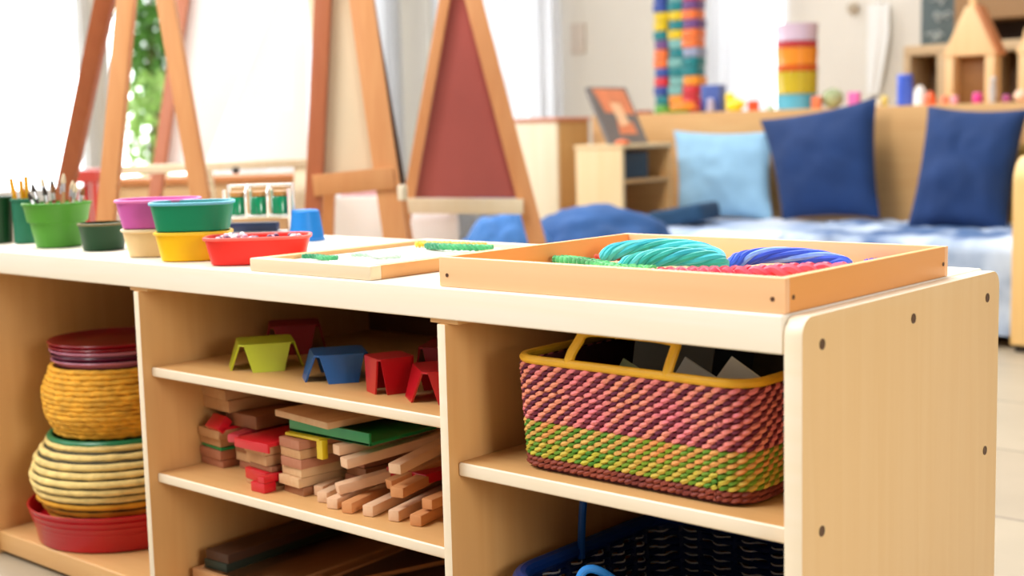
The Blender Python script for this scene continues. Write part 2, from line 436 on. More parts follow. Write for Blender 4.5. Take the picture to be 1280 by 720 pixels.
fr = curve_r([(0, .104), (.25, .1185), (.52, .1265), (.78, .118), (1, .101)])
obj('coils', ringcoat(fr, .079, .181, 10, .0050, .0008, 17, lambda i: 1 if i < 3 else 0), [STRAWC, STRAWY], bowl)
zs = [i/12 for i in range(13)]
obj('lining', lathe([(.085, .0735)] + [(fr(t)+.0012, .0775+.1035*t) for t in zs] + [(fr(t)-.006, .0775+.1035*t) for t in zs[::-1]] + [(.08, .08)], (C0.x, C0.y, 0), 64), DKGREEN, bowl, 'dark weave showing between the coils')
obj('rim', tube([Vector((C0.x+.0985*math.cos(2*PI*k/64), C0.y+.0985*math.sin(2*PI*k/64), .1865)) for k in range(64)], .0048, 10, True), STRAWG, bowl, 'glossy green rim')
basket = thing('woven_basket', 'golden yellow round raffia basket between the striped bowl and the plum plates', 'basket', (C0.x, C0.y, .1915))
fr2 = curve_r([(0, .088), (.3, .1005), (.6, .103), (.85, .096), (1, .09)])
obj('coils', ringcoat(fr2, .1955, .287, 14, .0040, .0022, 31, lambda i: 0), [STRAWO], basket)
obj('lining', lathe([(.07, .1915)] + [(fr2(t), .193+.094*t) for t in zs] + [(fr2(t)-.005, .193+.094*t) for t in zs[::-1]] + [(.07, .197)], (C0.x, C0.y, 0), 64), plain('brown_weave', (150, 88, 24), .8, .3, 90), basket)
MAUVE = plain('mauve_gloss', (196, 120, 146), .25, .05, 12, coat=.3); DPURP = plain('dark_purple_gloss', (92, 24, 52), .25, .05, 12, coat=.3)
for k, (h, r, mt, nm) in enumerate(((.2905, .0895, MAUVE, 'pale mauve plate lying on the golden basket'), (.298, .0905, DPURP, 'dark purple plate, second of the pile on the golden basket'), (.3045, .0915, MAUVE, 'mauve plate in the middle of the plum pile'), (.3095, .092, PLUM, 'maroon plate just under the topmost red one'), (.3155, .0932, PLUM, 'deep red plate with a raised rim on top of the plum pile'))):
    pr = [(r*.86, 0), (r*.93, .0005), (r-.001, .0075), (r+.0008, .0088), (r, .0102), (r-.003, .0095), (r*.9, .004), (r*.5, .0035)]
    single('plate', lathe(pr, (C0.x, C0.y, h), 96), mt, nm, 'plate', 'plates stacked on the golden basket', sharp=50)
c = P(126, 392, 'y', .31)
jug = thing('dark_jug', 'dark brown jug in the shadow behind the plate stack', 'jug', (c.x+.02, .33, .0359))
obj('body', lathe([(.035, 0), (.05, .05), (.05, .2), (.03, .27), (.026, .305), (.029, .312), (.024, .31), (.02, .28)], (c.x+.02, .33, .0359), 32), plain('dark_glaze', (50, 30, 24), .2), jug)
obj('handle', tube(smooth_path([(c.x+.045, .33, .335), (c.x+.085, .325, .32), (c.x+.085, .325, .24), (c.x+.068, .33, .2)]), .007, 8), plain('dark_glaze', (50, 30, 24), .2), jug)

# ---- middle bay, upper shelf: folded connector blocks
def folded_block(name, label, c, rz, mat, s=.05, h=.031, flare=.014, t=.0022, grp='folded plastic blocks on the upper shelf', tip=None):
    """a flat top with four splayed flaps that narrow towards the feet and V gaps between them"""
    bm = bmesh.new()
    def plate(q, nrm):
        a = [bm.verts.new(p) for p in q]; b = [bm.verts.new(Vector(p)-nrm*t) for p in q]; n = len(q)
        bm.faces.new(a); bm.faces.new(b[::-1])
        for k in range(n): bm.faces.new((a[k], b[k], b[(k+1) % n], a[(k+1) % n]))
    cc = s*.16
    top = [Vector(v) for v in ((-s+cc, -s, h), (s-cc, -s, h), (s, -s+cc, h), (s, s-cc, h), (s-cc, s, h), (-s+cc, s, h), (-s, s-cc, h), (-s, -s+cc, h))]
    plate(top, Vector((0, 0, 1)))
    for k in range(4):
        R = Matrix.Rotation(k*PI/2, 3, 'Z')
        w0, w1 = s-cc, s*.56
        q = [Vector((-w0, -s, h)), Vector((-w1, -s-flare, 0)), Vector((w1, -s-flare, 0)), Vector((w0, -s, h))]
        q = [R @ p for p in q]; nrm = (q[1]-q[0]).cross(q[2]-q[0]).normalized()
        plate(q, nrm)
    bmesh.ops.recalc_face_normals(bm, faces=list(bm.faces))
    loc = Vector(c)
    t_ = thing(name, label, 'toy block', loc, rz, grp)
    me_m = Matrix.Translation(loc) @ Matrix.Rotation(rz, 4, 'Z')
    if tip is not None: me_m = Matrix.Translation(loc) @ Matrix.Rotation(rz, 4, 'Z') @ tip
    o = obj('shell', xf(bm, me_m), mat, t_, sharp=20)
    return t_
def gl(name, rgb): return plain(name, rgb, .3, .04, 20, coat=.25)
S1 = .3266
LIME = gl('lime_plastic', (198, 210, 46)); COBALT = gl('cobalt_plastic', (16, 96, 178)); SCAR = gl('scarlet_plastic', (206, 20, 38)); GRS = gl('green_plastic', (28, 152, 84)); YLP = gl('yellow_plastic', (226, 196, 30))
folded_block('toy_block', 'lime green folded plastic block on the upper shelf', (-.787, .1, S1), .97, LIME, .034, .033, .011)
folded_block('toy_block', 'cobalt blue folded plastic block on the upper shelf', (-.65, .1, S1), .97, COBALT, .031, .032, .011)
folded_block('toy_block', 'red folded plastic block showing its pale pink end, beside the blue one', (-.539, .077, S1), 1.2, SCAR, .022, .04, .001)
folded_block('toy_block', 'bright red folded plastic block nearest the divider on the upper shelf', (-.462, .09, S1), .97, SCAR, .033, .034, .011)
folded_block('toy_block', 'dark red folded plastic block behind the two front red ones', (-.528, .18, S1), .5, PLUM, .04, .041, .01)
folded_block('toy_block', 'red folded plastic block peeking out behind the lime one', (-.852, .2, S1), .9, plain('dull_plum', (150, 14, 32), .6), .033, .037, .008)
single('toy_peg', xf(lathe([(.006, 0), (.0075, .004), (.0075, .012), (.004, .016), (.001, .0165)], (0, 0, 0), 16), Matrix.Translation((-.722, .15, S1))), plain('pale_green_plastic', (190, 214, 150), .4), 'tiny pale green peg between the lime and blue blocks', 'toy peg')

# ---- middle bay, lower shelf: stacks of wooden blocks
S2 = .1902
ORD = ('bottom', 'second', 'third', 'fourth', 'fifth', 'sixth')
def slab(x0, x1, y0, y1, z0, z1, rz, mat, label, cat='wooden block', name='wooden_block', grp=None, bev=.0012, tip=0, mats=None):
    cx, cy = (x0+x1)/2, (y0+y1)/2
    bm = box(x0-cx, x1-cx, y0-cy, y1-cy, 0, z1-z0, bev)
    return single(name, xf(bm, tr((cx, cy, z0), rz, 0, tip)), mat, label, cat, grp)
def stack(desc, x0, x1, y0, y1, z0, heights, mats, grp, wob=.05, kinds=None, sd=0):
    rnd = random.Random(sd); z = z0
    for i, (h, mt) in enumerate(zip(heights, mats)):
        dx = rnd.uniform(-.003, .003); o = ORD[i] if i < len(heights)-1 else 'top'
        colr = {0: 'tan', 1: 'pinkish', 2: 'pale', 3: 'brown'}[TILEW.index(mt)] + ' wooden' if mt in TILEW else {SCAR: 'red plastic', GRS: 'green plastic', YLP: 'yellow plastic'}[mt]
        slab(x0+dx, x1+dx, y0+rnd.uniform(-.003, .003), y1, z, z+h-.0003, rnd.uniform(-wob, wob)-.1, mt, '%s block, %s of the %s' % (colr, o, desc), grp=grp)
        z += h
    return z
T, K, W_, N = TILEW
zt = stack('back left stack', -.9, -.848, .075, .16, S2, (.0105, .0125, .004, .011, .012), (K, K, GRS, T, T), 'wooden blocks stacked on the lower shelf', sd=1)
zt2 = stack('short second stack from the left', -.838, -.79, .085, .17, S2, (.011, .012, .013, .005), (K, W_, N, GRS), 'wooden blocks stacked on the lower shelf', sd=2)
single('red_clip', xf(merge(box(-.016, .016, -.02, .02, 0, .004, .001), xf(box(-.016, .016, -.006, .006, 0, .02, .001), tr((0, -.02, 0), 0, -.8)), ), tr((-.86, .09, zt+.0006), -.1)), SCAR, 'bent red plastic strip under the upper left tan blocks', 'plastic piece')
slab(-.905, -.84, .085, .175, zt+.022, zt+.0375, -.1, T, 'tan wooden block, lower of the two raised at the upper left', grp='wooden blocks stacked on the lower shelf')
slab(-.907, -.842, .083, .17, zt+.038, zt+.051, -.12, T, 'tan wooden block, topmost of the upper left pair', grp='wooden blocks stacked on the lower shelf')
slab(-.862, -.80, .09, .16, zt+.0045, zt+.0215, .0, N, 'dark brown block wedged under the raised tan pair', grp='wooden blocks stacked on the lower shelf')
single('red_rod', beam((-.812, .062, zt2+.006), (-.845, .16, zt2+.008), .018, .0115, bev=.0035), gl('rose_plastic', (216, 70, 84)), 'rounded rose red bar lying over the short stack', 'plastic piece')
z3 = stack('stack under the red sheet', -.768, -.722, .05, .13, S2, (.006, .014, .007, .013, .013), (T, SCAR, N, T, T), 'wooden blocks stacked on the lower shelf', sd=4)
single('plastic_sheet', merge(box(-.777, -.712, .04, .125, z3+.001, z3+.0055, .001), box(-.777, -.712, .038, .0415, z3-.006, z3+.0055, .001)), SCAR, 'wide red plastic sheet lying on the third stack', 'plastic piece')
single('red_bracket', merge(box(-.738, -.712, .03, .048, S2, S2+.012, .0015), box(-.724, -.712, .03, .06, S2+.012, S2+.02, .0015)), SCAR, 'small red plastic bracket in front of the third stack', 'plastic piece')
z4 = stack('tall middle stack', -.703, -.662, .05, .13, S2, (.0105, .0115, .011, .0115, .0115, .0115), (N, W_, W_, K, T, K), 'wooden blocks stacked on the lower shelf', sd=6)
z5 = stack('low stack behind the crossed sticks', -.668+.025, -.606, .1, .19, S2, (.01, .011, .011, .01), (K, K, N, K), 'wooden blocks stacked on the lower shelf', sd=8)
single('yellow_piece', merge(box(-.70, -.638, .055, .12, z4+.001, z4+.0045, .001), box(-.644, -.633, .055, .064, z4-.02, z4+.003, .002)), YLP, 'flat yellow plastic piece with a hanging tab under the green one', 'plastic piece')
single('green_piece', merge(box(-.70, -.56, .062, .17, z4+.005, z4+.009, .001), box(-.70, -.56, .062, .066, z4+.005, z4+.02, .001)), GRS, 'flat green plastic tray under the pale plank', 'plastic piece')
slab(-.712, -.6, .052, .24, z4+.0205, z4+.0285, -.12, W_, 'wide pale plank lying on top of the green plastic tray', 'plank', 'wooden_plank')
# sticks: ends measured on the shelf, all lying back and a little to the left
def stick(x, z, y0, L, dx, w, h, mt, label, rise=0.):
    a = Vector((x, y0, z)); d = Vector((dx, 1, rise)).normalized()
    return single('wooden_stick', beam(a, a+d*L, w, h, bev=.0018), mt, label, 'stick', 'wooden sticks piled against the divider')
A_, B_ = STICKW
hz = S2+.0065
for args in (
    (-.652, hz, .062, .13, -.30, .013, .0125, A_, 'stubby pale stick end furthest left in the stick pile'),
    (-.627, hz, .046, .22, -.28, .014, .0125, A_, 'long pale stick lying on the shelf second from the left of the pile'),
    (-.598, hz, .036, .23, -.26, .015, .0125, A_, 'long pale stick at the front middle of the pile'),
    (-.571, hz, .034, .22, -.27, .014, .0125, B_, 'brown stick on the shelf between two pale ones'),
    (-.543, hz, .04, .22, -.25, .014, .0125, A_, 'pale stick whose end lies just right of the brown one'),
    (-.506, hz, .044, .2, -.24, .014, .0125, A_, 'pale stick on the shelf with its far end against the divider'),
    (-.474, hz, .046, .17, -.22, .015, .0125, B_, 'short warm brown stick lowest at the right of the pile'),
):
    stick(*args)
for a, b, L, w_, mt, label in (
    ((-.602, .048, .2105), (-.548, .16, .229), .24, .016, A_, 'long pale stick of the second layer rising to the right'),
    ((-.506, .05, .2215), (-.532, .16, .2235), .2, .017, B_, 'warm brown stick of the second layer beside the divider'),
    ((-.472, .062, .2115), (-.478, .16, .2135), .2, .015, B_, 'warm stick of the second layer touching the divider'),
    ((-.545, .075, .2185), (-.525, .17, .2365), .2, .014, B_, 'warm stick of the third layer under the highest one'),
    ((-.606, .052, .2545), (-.584, .16, .2575), .25, .015, A_, 'upper pale stick sloping out beside the green tray'),
    ((-.589, .048, .2425), (-.562, .16, .2525), .24, .017, A_, 'broad pale stick lying across the top of the pile'),
    ((-.508, .05, .2475), (-.526, .16, .2565), .22, .017, A_, 'highest pale stick pointing forward at the right'),
):
    a, b = Vector(a), Vector(b)
    single('wooden_stick', beam(a, a+(b-a).normalized()*L, w_, .0118, bev=.0018), mt, label, 'stick', 'wooden sticks piled against the divider')
single('red_piece', box(-.575, -.51, .1, .16, hz+.022, hz+.033, .001), SCAR, 'red plastic piece half hidden among the upper sticks', 'plastic piece')

# ---- middle bay, bottom: open wooden trays with dark sheets
BB = .0362
DKW = wood('walnut_board', (70, 42, 26), .8, 'y', .5); TRAYW = wood('tray_wood', (196, 148, 100), .85, 'y', .5)
def open_tray(name, label, x0, x1, y0, y1, z, h, rz, mat, inner, ilabel):
    cx, cy = (x0+x1)/2, (y0+y1)/2; t = thing(name, label, 'tray', (cx, cy, z), rz)
    X, Y, w = (x1-x0)/2, (y1-y0)/2, .008; m = tr((cx, cy, z), rz)
    obj('frame', xf(merge(box(-X, X, -Y, -Y+w, 0, h), box(-X, X, Y-w, Y, 0, h), box(-X, -X+w, -Y+w, Y-w, 0, h), box(X-w, X, -Y+w, Y-w, 0, h), box(-X+w, X-w, -Y+w, Y-w, 0, .004, 0)), m), mat, t)
    obj('lining', xf(box(-X+w+.001, X-w-.001, -Y+w+.001, Y-w-.001, .0041, .007, 0), m), inner, t, ilabel)
DKL = plain('dark_felt', (40, 34, 24), .8, .2, 30)
open_tray('wooden_tray', 'shallow wooden tray at the left of the bottom middle bay', -.898, -.745, .05, .33, BB, .022, .03, TRAYW, wood('tray_inside', (176, 128, 82), .85, 'y', .6), None)
open_tray('wooden_tray', 'shallow wooden tray at the right of the bottom middle bay', -.728, -.545, .06, .35, BB, .022, .05, TRAYW, DKL, 'dark lining')
for k, nm in enumerate(('lower dark walnut board lying across the left bottom tray', 'upper dark walnut board lying across the left bottom tray')):
    single('dark_board', xf(box(-.022, .022, -.13, .13, 0, .012), tr((-.868+.004*k, .19, BB+.0225+.0125*k), .06)), DKW if k else plain('dark_green_board', (30, 44, 34), .5), nm, 'board')
single('dark_sheet', xf(box(-.07, .07, -.1, .1, 0, .006), tr((-.64, .24, BB+.0226), .1)), DKW, 'dark brown sheet lying on the right bottom tray', 'board')
single('thin_rod', tube([Vector((-.66, .12, BB+.034)), Vector((-.6, .3, BB+.034))], .003, 8), TRAYW, 'thin light rod on the dark brown sheet', 'rod')

# ---- right bay: twined basket on the shelf
def rrect(x0, x1, y0, y1, r, n):
    """n points round a rounded rectangle, evenly spaced"""
    segs = []; pts = []
    for cx, cy, a0 in ((x1-r, y0+r, -PI/2), (x1-r, y1-r, 0), (x0+r, y1-r, PI/2), (x0+r, y0+r, PI)):
        for k in range(9): a = a0+PI/2*k/8; pts.append(Vector((cx+r*math.cos(a), cy+r*math.sin(a), 0)))
    L = [0]
    for i in range(len(pts)): L.append(L[-1] + (pts[(i+1) % len(pts)]-pts[i]).length)
    out = []; j = 0
    for k in range(n):
        s = L[-1]*k/n
        while L[j+1] < s: j += 1
        f = (s-L[j])/max(1e-9, L[j+1]-L[j]); out.append(pts[j].lerp(pts[(j+1) % len(pts)], f))
    return out, L[-1]
def fibre(name, c1, c2, scale=18):
    if name in _mats: return _mats[name]
    m, nt, b = base_mat(name)
    tc = nt.nodes.new('ShaderNodeTexCoord'); nz = nt.nodes.new('ShaderNodeTexNoise'); nz.inputs['Scale'].default_value = scale; nz.inputs['Detail'].default_value = 3
    cr = nt.nodes.new('ShaderNodeValToRGB'); cr.color_ramp.elements[0].position = .4; cr.color_ramp.elements[1].position = .62
    cr.color_ramp.elements[0].color = lin(c1); cr.color_ramp.elements[1].color = lin(c2)
    nt.links.new(tc.outputs['Object'], nz.inputs['Vector']); nt.links.new(nz.outputs['Fac'], cr.inputs['Fac']); nt.links.new(cr.outputs['Color'], b.inputs['Base Color'])
    b.inputs['Roughness'].default_value = .7
    _mats[name] = m
    return m
FIB = [fibre('pink_straw', (240, 128, 140), (242, 152, 120)), fibre('maroon_straw', (112, 28, 46), (96, 24, 56)), fibre('olive_straw', (226, 176, 92), (232, 150, 84)),
       fibre('green_straw', (74, 138, 40), (128, 158, 30)), fibre('rust_straw', (150, 70, 50), (120, 50, 44)), fibre('lime_straw', (200, 190, 60), (216, 172, 78))]
bx0, bx1, by0, by1 = -.314, -.056, .036, .25
BZ0, BZ1 = .2836, .392
bk = thing('rectangular_basket', 'pink and green woven rectangular basket with yellow rim on the right shelf', 'basket', ((bx0+bx1)/2, (by0+by1)/2, BZ0))
bm = bmesh.new()
NR = 20
for i in range(NR):
    t = (i+.5)/NR; z = BZ0+.003 + (BZ1-.004-BZ0-.003)*t; fl = .004*t
    pts, Lp = rrect(bx0-fl, bx1+fl, by0-fl, by1+fl, .028, 640)
    turns = round(Lp/.0160); off = (0, .46, .09, .58, .16, .63, .04, .5)[i % 8]+.031*i
    for s in range(2):
        path = []
        for k, p in enumerate(pts):
            a = 2*PI*(turns*k/640 + s*.5 + off); q = pts[(k+1) % 640]-pts[k-1]; nx = Vector((q.y, -q.x, 0)).normalized()
            path.append(Vector((p.x, p.y, z)) + nx*math.cos(a)*.0021 + Vector((0, 0, 1))*math.sin(a)*.0011)
        if i < 2: mi = 4
        elif i < 9: mi = (2, 3)[s] if i > 4 else (5, 3)[s]
        else: mi = (0, 1)[s]
        tube(path, (.0024 if s == 0 else .0020), 5, True, bm, mi)
obj('woven_sides', bm, FIB, bk)
pts, _L = rrect(bx0+.003, bx1-.003, by0+.003, by1-.003, .026, 80)
b2 = bmesh.new(); rw = [[b2.verts.new((p.x, p.y, z)) for p in pts] for z in (BZ0, BZ1-.004)]
for k in range(80): b2.faces.new((rw[0][k], rw[0][(k+1) % 80], rw[1][(k+1) % 80], rw[1][k]))
b2.faces.new(rw[0]); bmesh.ops.recalc_face_normals(b2, faces=list(b2.faces))
obj('lining', b2, plain('dark_maroon_weave', (92, 36, 40), .8, .2, 60), bk, 'dark inside of the basket')
YEL = plain('yellow_cord', (236, 178, 36), .5, .08, 40)
pts, _L = rrect(bx0-.004, bx1+.004, by0-.004, by1+.004, .03, 120)
obj('rim', tube([Vector((p.x, p.y, BZ1)) for p in pts], .0043, 10, True), YEL, bk, 'yellow cord rim')
for yy, nm in ((by0-.004, 'front'), (by1+.004, 'back')):
    q = [(-.2475, yy, BZ1-.002), (-.2445, yy+.003, BZ1+.01), (-.239, yy+.007, BZ1+.021), (-.2355, yy+.011, BZ1+.0285), (-.225, yy+.016, BZ1+.0302), (-.188, yy+.018, BZ1+.0302), (-.15, yy+.016, BZ1+.0302), (-.1325, yy+.011, BZ1+.0285), (-.1315, yy+.007, BZ1+.021), (-.1335, yy+.003, BZ1+.01), (-.1355, yy, BZ1-.002)]
    obj('handle', tube(smooth_path(q, 8), .0048, 10), YEL, bk, 'yellow %s handle' % nm)
# things in the basket
PAPER = plain('white_paper', (232, 232, 228), .8, .03, 20); BLK = plain('black_card', (22, 20, 20), .55, .2, 20); GREYC = plain('grey_card', (120, 116, 106), .7, .1, 20)
def sheet(name, label, cat, c, w, h, rz, lean, roll, mat, t=.002):
    bm = box(-w/2, w/2, -t/2, t/2, 0, h, .0004, 1)
    return single(name, xf(bm, Matrix.Translation(Vector(c)) @ Matrix.Rotation(rz, 4, 'Z') @ Matrix.Rotation(lean, 4, 'X') @ Matrix.Rotation(roll, 4, 'Y')), mat, label, cat)
sheet('paper_sheet', 'white paper corner standing up just right of the second basket handle', 'paper', (-.112, .072, .335), .056, .07, .35, .08, .62, PAPER)
sheet('paper_sheet', 'small white paper corner between the two basket handles', 'paper', (-.162, .075, .335), .042, .066, .3, .05, .55, PAPER)
sheet('card_sheet', 'grey card leaning in the basket left of the small paper corner', 'card', (-.19, .1, .3), .08, .108, .25, -.12, .1, GREYC)
sheet('card_sheet', 'black card standing at the back of the basket between its handles', 'card', (-.2, .2, .29), .15, .13, .05, .02, .02, BLK, .006)
sheet('card_sheet', 'dark olive card leaning at the right end of the basket', 'card', (-.1, .17, .29), .085, .122, .15, -.1, .12, plain('olive_card', (74, 62, 40), .7, .2, 20), .004)
sheet('card_sheet', 'dark green card standing in the right rear corner of the basket', 'card', (-.078, .215, .29), .03, .12, .4, .0, -.05, plain('dark_green_card', (44, 52, 40), .7, .2, 20), .004)
sheet('card_sheet', 'tiny pale green card edge just right of the first basket handle', 'card', (-.222, .06, .345), .02, .054, .2, 0, .5, plain('sage_card', (150, 160, 120), .7, .1, 20), .002)

# ---- right bay, bottom: dark blue slatted basket
NAVYB = plain('navy_plastic_weave', (20, 40, 92), .3, .1, 30); BLUEB = plain('blue_cord', (18, 92, 190), .4, .08, 30)
nb = thing('weave_basket', 'dark navy open weave basket with blue handles in the bottom right bay', 'basket', (-.185, .2, .0362))
NX0, NX1, NY0, NY1, NZ0, NZ1 = -.348, -.03, .045, .335, .0364, .158
def ztop(p): return NZ1 - .002
bm = bmesh.new(); nsl = 150
for lay in range(13):
    z = NZ0+.006+(NZ1-.014-NZ0)*lay/12; fl = .012*(lay/12)-.012
    pts, _L = rrect(NX0-fl, NX1+fl, NY0-fl, NY1+fl, .045, 300)
    path = []
    for k, p in enumerate(pts):
        q = pts[(k+1) % 300]-pts[k-1]; nx = Vector((q.y, -q.x, 0)).normalized()
        path.append(Vector((p.x, p.y, z)) + nx*.0028*math.sin(2*PI*24*k/300 + lay*PI))
    tube(path, .0042, 6, True, bm, 0)
for k in range(48):
    lo, _ = rrect(NX0+.012, NX1-.012, NY0+.012, NY1-.012, .045, 48); hi, _ = rrect(NX0, NX1, NY0, NY1, .045, 48)
    tube([Vector((lo[k].x, lo[k].y, NZ0+.002)), Vector((hi[k].x, hi[k].y, NZ1-.006))], .0042, 6, False, bm, 0)
for lay in range(12):
    z = NZ0+.0105+(NZ1-.014-NZ0)*lay/12; fl = .012*(lay/12)-.012
    pts, _L = rrect(NX0-fl, NX1+fl, NY0-fl, NY1+fl, .045, 360)
    path = []
    for k, p in enumerate(pts):
        q = pts[(k+1) % 360]-pts[k-1]; nx = Vector((q.y, -q.x, 0)).normalized()
        path.append(Vector((p.x, p.y, z)) - nx*.0062*math.sin(2*PI*30*k/360))
    tube(path, .0011, 5, True, bm, 1)
obj('woven_sides', bm, [NAVYB, plain('pale_grey_strand', (222, 224, 228), .5, .1, 40)], nb)
pts, _L = rrect(NX0+.013, NX1-.013, NY0+.013, NY1-.013, .045, 60)
b2 = bmesh.new(); b2.faces.new([b2.verts.new((p.x, p.y, NZ0+.001)) for p in pts]); obj('base', b2, NAVYB, nb)
pts, _L = rrect(NX0-.001, NX1+.001, NY0-.001, NY1+.001, .046, 120)
obj('rim', tube([Vector((p.x, p.y, NZ1)) for p in pts], .0085, 10, True), plain('navy_rim', (18, 60, 140), .35, .08), nb, 'navy blue rim')
obj('handle', tube(smooth_path([(-.342, .165, .15), (-.341, .165, .175), (-.336, .165, .22), (-.32, .165, .25), (-.28, .165, .262), (-.18, .165, .264), (-.09, .165, .262), (-.055, .165, .25), (-.038, .165, .21), (-.034, .165, .155)]), .0042, 10), BLUEB, nb, 'blue cord handle')
obj('handle', tube(smooth_path([(-.2535, .046, .15), (-.251, .045, .172), (-.246, .05, .187), (-.236, .062, .185), (-.222, .09, .16), (-.2, .12, .13)]), .0042, 10), plain('light_blue_cord', (46, 140, 226), .4), nb, 'lighter blue cord handle')

# ================================================================== ON THE WORKTOP
tz = WT+.0002
# ---- shallow tray with wool
tray = thing('shallow_tray', 'orange beech tray with hanks of coloured wool on the worktop', 'tray', (-.193, .16, tz))
TX0, TX1, TY0, TY1, TH, TW = -.3862, -.0012, .0055, .316, .0292, .0075
obj('front_wall', box(TX0, TX1, TY0, TY0+TW, tz, tz+TH, .001), BEECH, tray); obj('back_wall', box(TX0, TX1, TY1-TW, TY1, tz, tz+TH, .001), BEECH, tray)
BEECHY = wood('beech_tray_shaded_side', (240, 166, 92), .95, 'y', .4)  # same beech, darker and more orange to put shade on the side walls
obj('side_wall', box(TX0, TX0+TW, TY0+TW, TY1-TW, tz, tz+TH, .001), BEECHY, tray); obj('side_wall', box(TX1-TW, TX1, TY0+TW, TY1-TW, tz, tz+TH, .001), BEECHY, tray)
obj('tray_floor', box(TX0+TW, TX1-TW, TY0+TW, TY1-TW, tz+.001, tz+.004, 0), BEECH, tray)
SCREW = plain('screw_hole', (84, 50, 28), .5)
for x in (TX0+.011, TX1-.0115):
    obj('screw', xf(lathe([(.002, 0), (.002, .0004), (.0012, .0003)], (0, 0, 0), 14), Matrix.Translation((x, TY0-.0001, tz+.0115)) @ Matrix.Rotation(PI/2, 4, 'X')), SCREW, tray)
for y in (TY0+.0125, TY1-.0115):
    obj('screw', xf(lathe([(.002, 0), (.002, .0004), (.0012, .0003)], (0, 0, 0), 14), Matrix.Translation((TX1+.0001, y, tz+.0125)) @ Matrix.Rotation(PI/2, 4, 'Y')), SCREW, tray)
def wool(name, c1, c2):
    m = fibre(name, c1, c2, 34); b = m.node_tree.nodes['Principled BSDF']; b.inputs['Roughness'].default_value = .85; b.inputs['Sheen Weight'].default_value = .3
    return m
TEAL = [wool('teal_wool', (14, 160, 178), (48, 190, 204)), wool('green_teal_wool', (16, 152, 142), (40, 176, 166)), wool('aqua_wool', (112, 206, 204), (60, 190, 190))]
tf = tz+.004
hank = thing('wool_hank', 'thick teal wool hank lying in the middle of the orange tray', 'wool hank', (-.275, .21, tf))
p1 = smooth_path([(-.352, .225, tf+.007), (-.335, .232, tf+.014), (-.3, .243, tf+.0185), (-.255, .25, tf+.018), (-.222, .245, tf+.012), (-.208, .225, tf+.008)], 14)
obj('upper_twist', rope(p1, .0072, 7, 1.5, .0036, [0, 2, 0, 1, 0, 2, 0], n=7, squash=.8), TEAL, hank)
p2 = smooth_path([(-.265, .14, tf+.007), (-.25, .158, tf+.014), (-.222, .175, tf+.0175), (-.196, .19, tf+.015), (-.183, .205, tf+.008)], 14)
obj('lower_twist', rope(p2, .0075, 7, 1.2, .0036, [1, 0, 1, 0, 1, 1, 2], n=7, squash=.8), TEAL, hank)
bh = thing('wool_hank', 'royal blue wool hank at the back right of the orange tray', 'wool hank', (-.13, .25, tf))
BLU = [wool('royal_wool', (30, 66, 190), (44, 90, 214)), wool('sky_wool', (120, 160, 232), (70, 110, 220))]
p3 = smooth_path([(-.196, .235, tf+.006), (-.186, .248, tf+.011), (-.158, .258, tf+.0145), (-.12, .268, tf+.013), (-.094, .272, tf+.008), (-.082, .266, tf+.006)], 14)
obj('twist', rope(p3, .0064, 7, 1.3, .0034, [0, 0, 1, 0, 0, 1, 0], n=7, squash=.8), BLU, bh)
def braid_thing(label, pts, R, rs, per, mat, name='wool_braid', cat='wool braid', nn=26):
    return single(name, braid(smooth_path(pts, nn), R, rs, per), mat, label, cat)
braid_thing('green wool braid along the front left of the orange tray', [(-.37, .17, tf+.0075), (-.33, .155, tf+.0085), (-.285, .135, tf+.0085), (-.255, .12, tf+.0085), (-.215, .125, tf+.0085)], .0058, .0036, 7, wool('grass_wool', (22, 128, 58), (74, 180, 100)))
braid_thing('short orange red wool braid behind the green one', [(-.366, .232, tf+.005), (-.35, .235, tf+.006), (-.335, .24, tf+.006), (-.32, .246, tf+.005)], .004, .0026, 3, wool('orange_red_wool', (214, 70, 40), (230, 100, 60)))
braid_thing('crimson wool braid across the front right of the orange tray', [(-.2, .105, tf+.007), (-.16, .115, tf+.009), (-.115, .125, tf+.011), (-.07, .165, tf+.0125), (-.036, .225, tf+.009), (-.03, .25, tf+.008)], .0072, .0044, 7, wool('crimson_wool', (220, 22, 60), (240, 90, 116)))
braid_thing('purple and blue wool braid in the back right corner of the orange tray', [(-.075, .295, tf+.0065), (-.056, .294, tf+.0075), (-.035, .284, tf+.0075), (-.022, .27, tf+.0065)], .005, .0033, 4, wool('violet_wool', (84, 50, 170), (60, 70, 200)))

# ---- flat frame with cords
flat = thing('flat_frame', 'flat pale wooden frame with cords, left of the orange tray', 'frame', (-.584, .14, tz))
FX0, FX1, FY0, FY1, FHH, FWW = -.6838, -.484, .0035, .285, .0148, .016
PALEX = wood('frame_maple', (240, 222, 190), .95, 'x', .45); FRS = wood('frame_side_shaded', (226, 176, 116), .9, 'y', .5)  # side rails carry their shade as a darker wood colour
obj('front_rail', box(FX0, FX1, FY0, FY0+FWW, tz, tz+FHH, .0012), PALEX, flat); obj('back_rail', box(FX0, FX1, FY1-FWW, FY1, tz, tz+FHH, .0012), PALEX, flat)
obj('side_rail', box(FX0, FX0+FWW, FY0+FWW, FY1-FWW, tz, tz+FHH, .0012), FRS, flat); obj('side_rail', box(FX1-FWW, FX1, FY0+FWW, FY1-FWW, tz, tz+FHH, .0012), FRS, flat)
obj('board', box(FX0+FWW, FX1-FWW, FY0+FWW, FY1-FWW, tz+.001, tz+.0095, 0), plain('white_board', (244, 242, 232), .6, .02), flat, 'white board')
fz = tz+.0097
GCORD = wool('green_cord', (24, 130, 84), (70, 176, 110)); YCORD = wool('yellow_cord_wool', (232, 190, 40), (220, 160, 40))
braid_thing('short green cord near the front left corner of the flat frame', [(-.652, .055, fz+.004), (-.635, .06, fz+.004), (-.612, .054, fz+.004), (-.6, .06, fz+.004)], .0028, .002, 4, GCORD, 'cord', 'cord', 14)
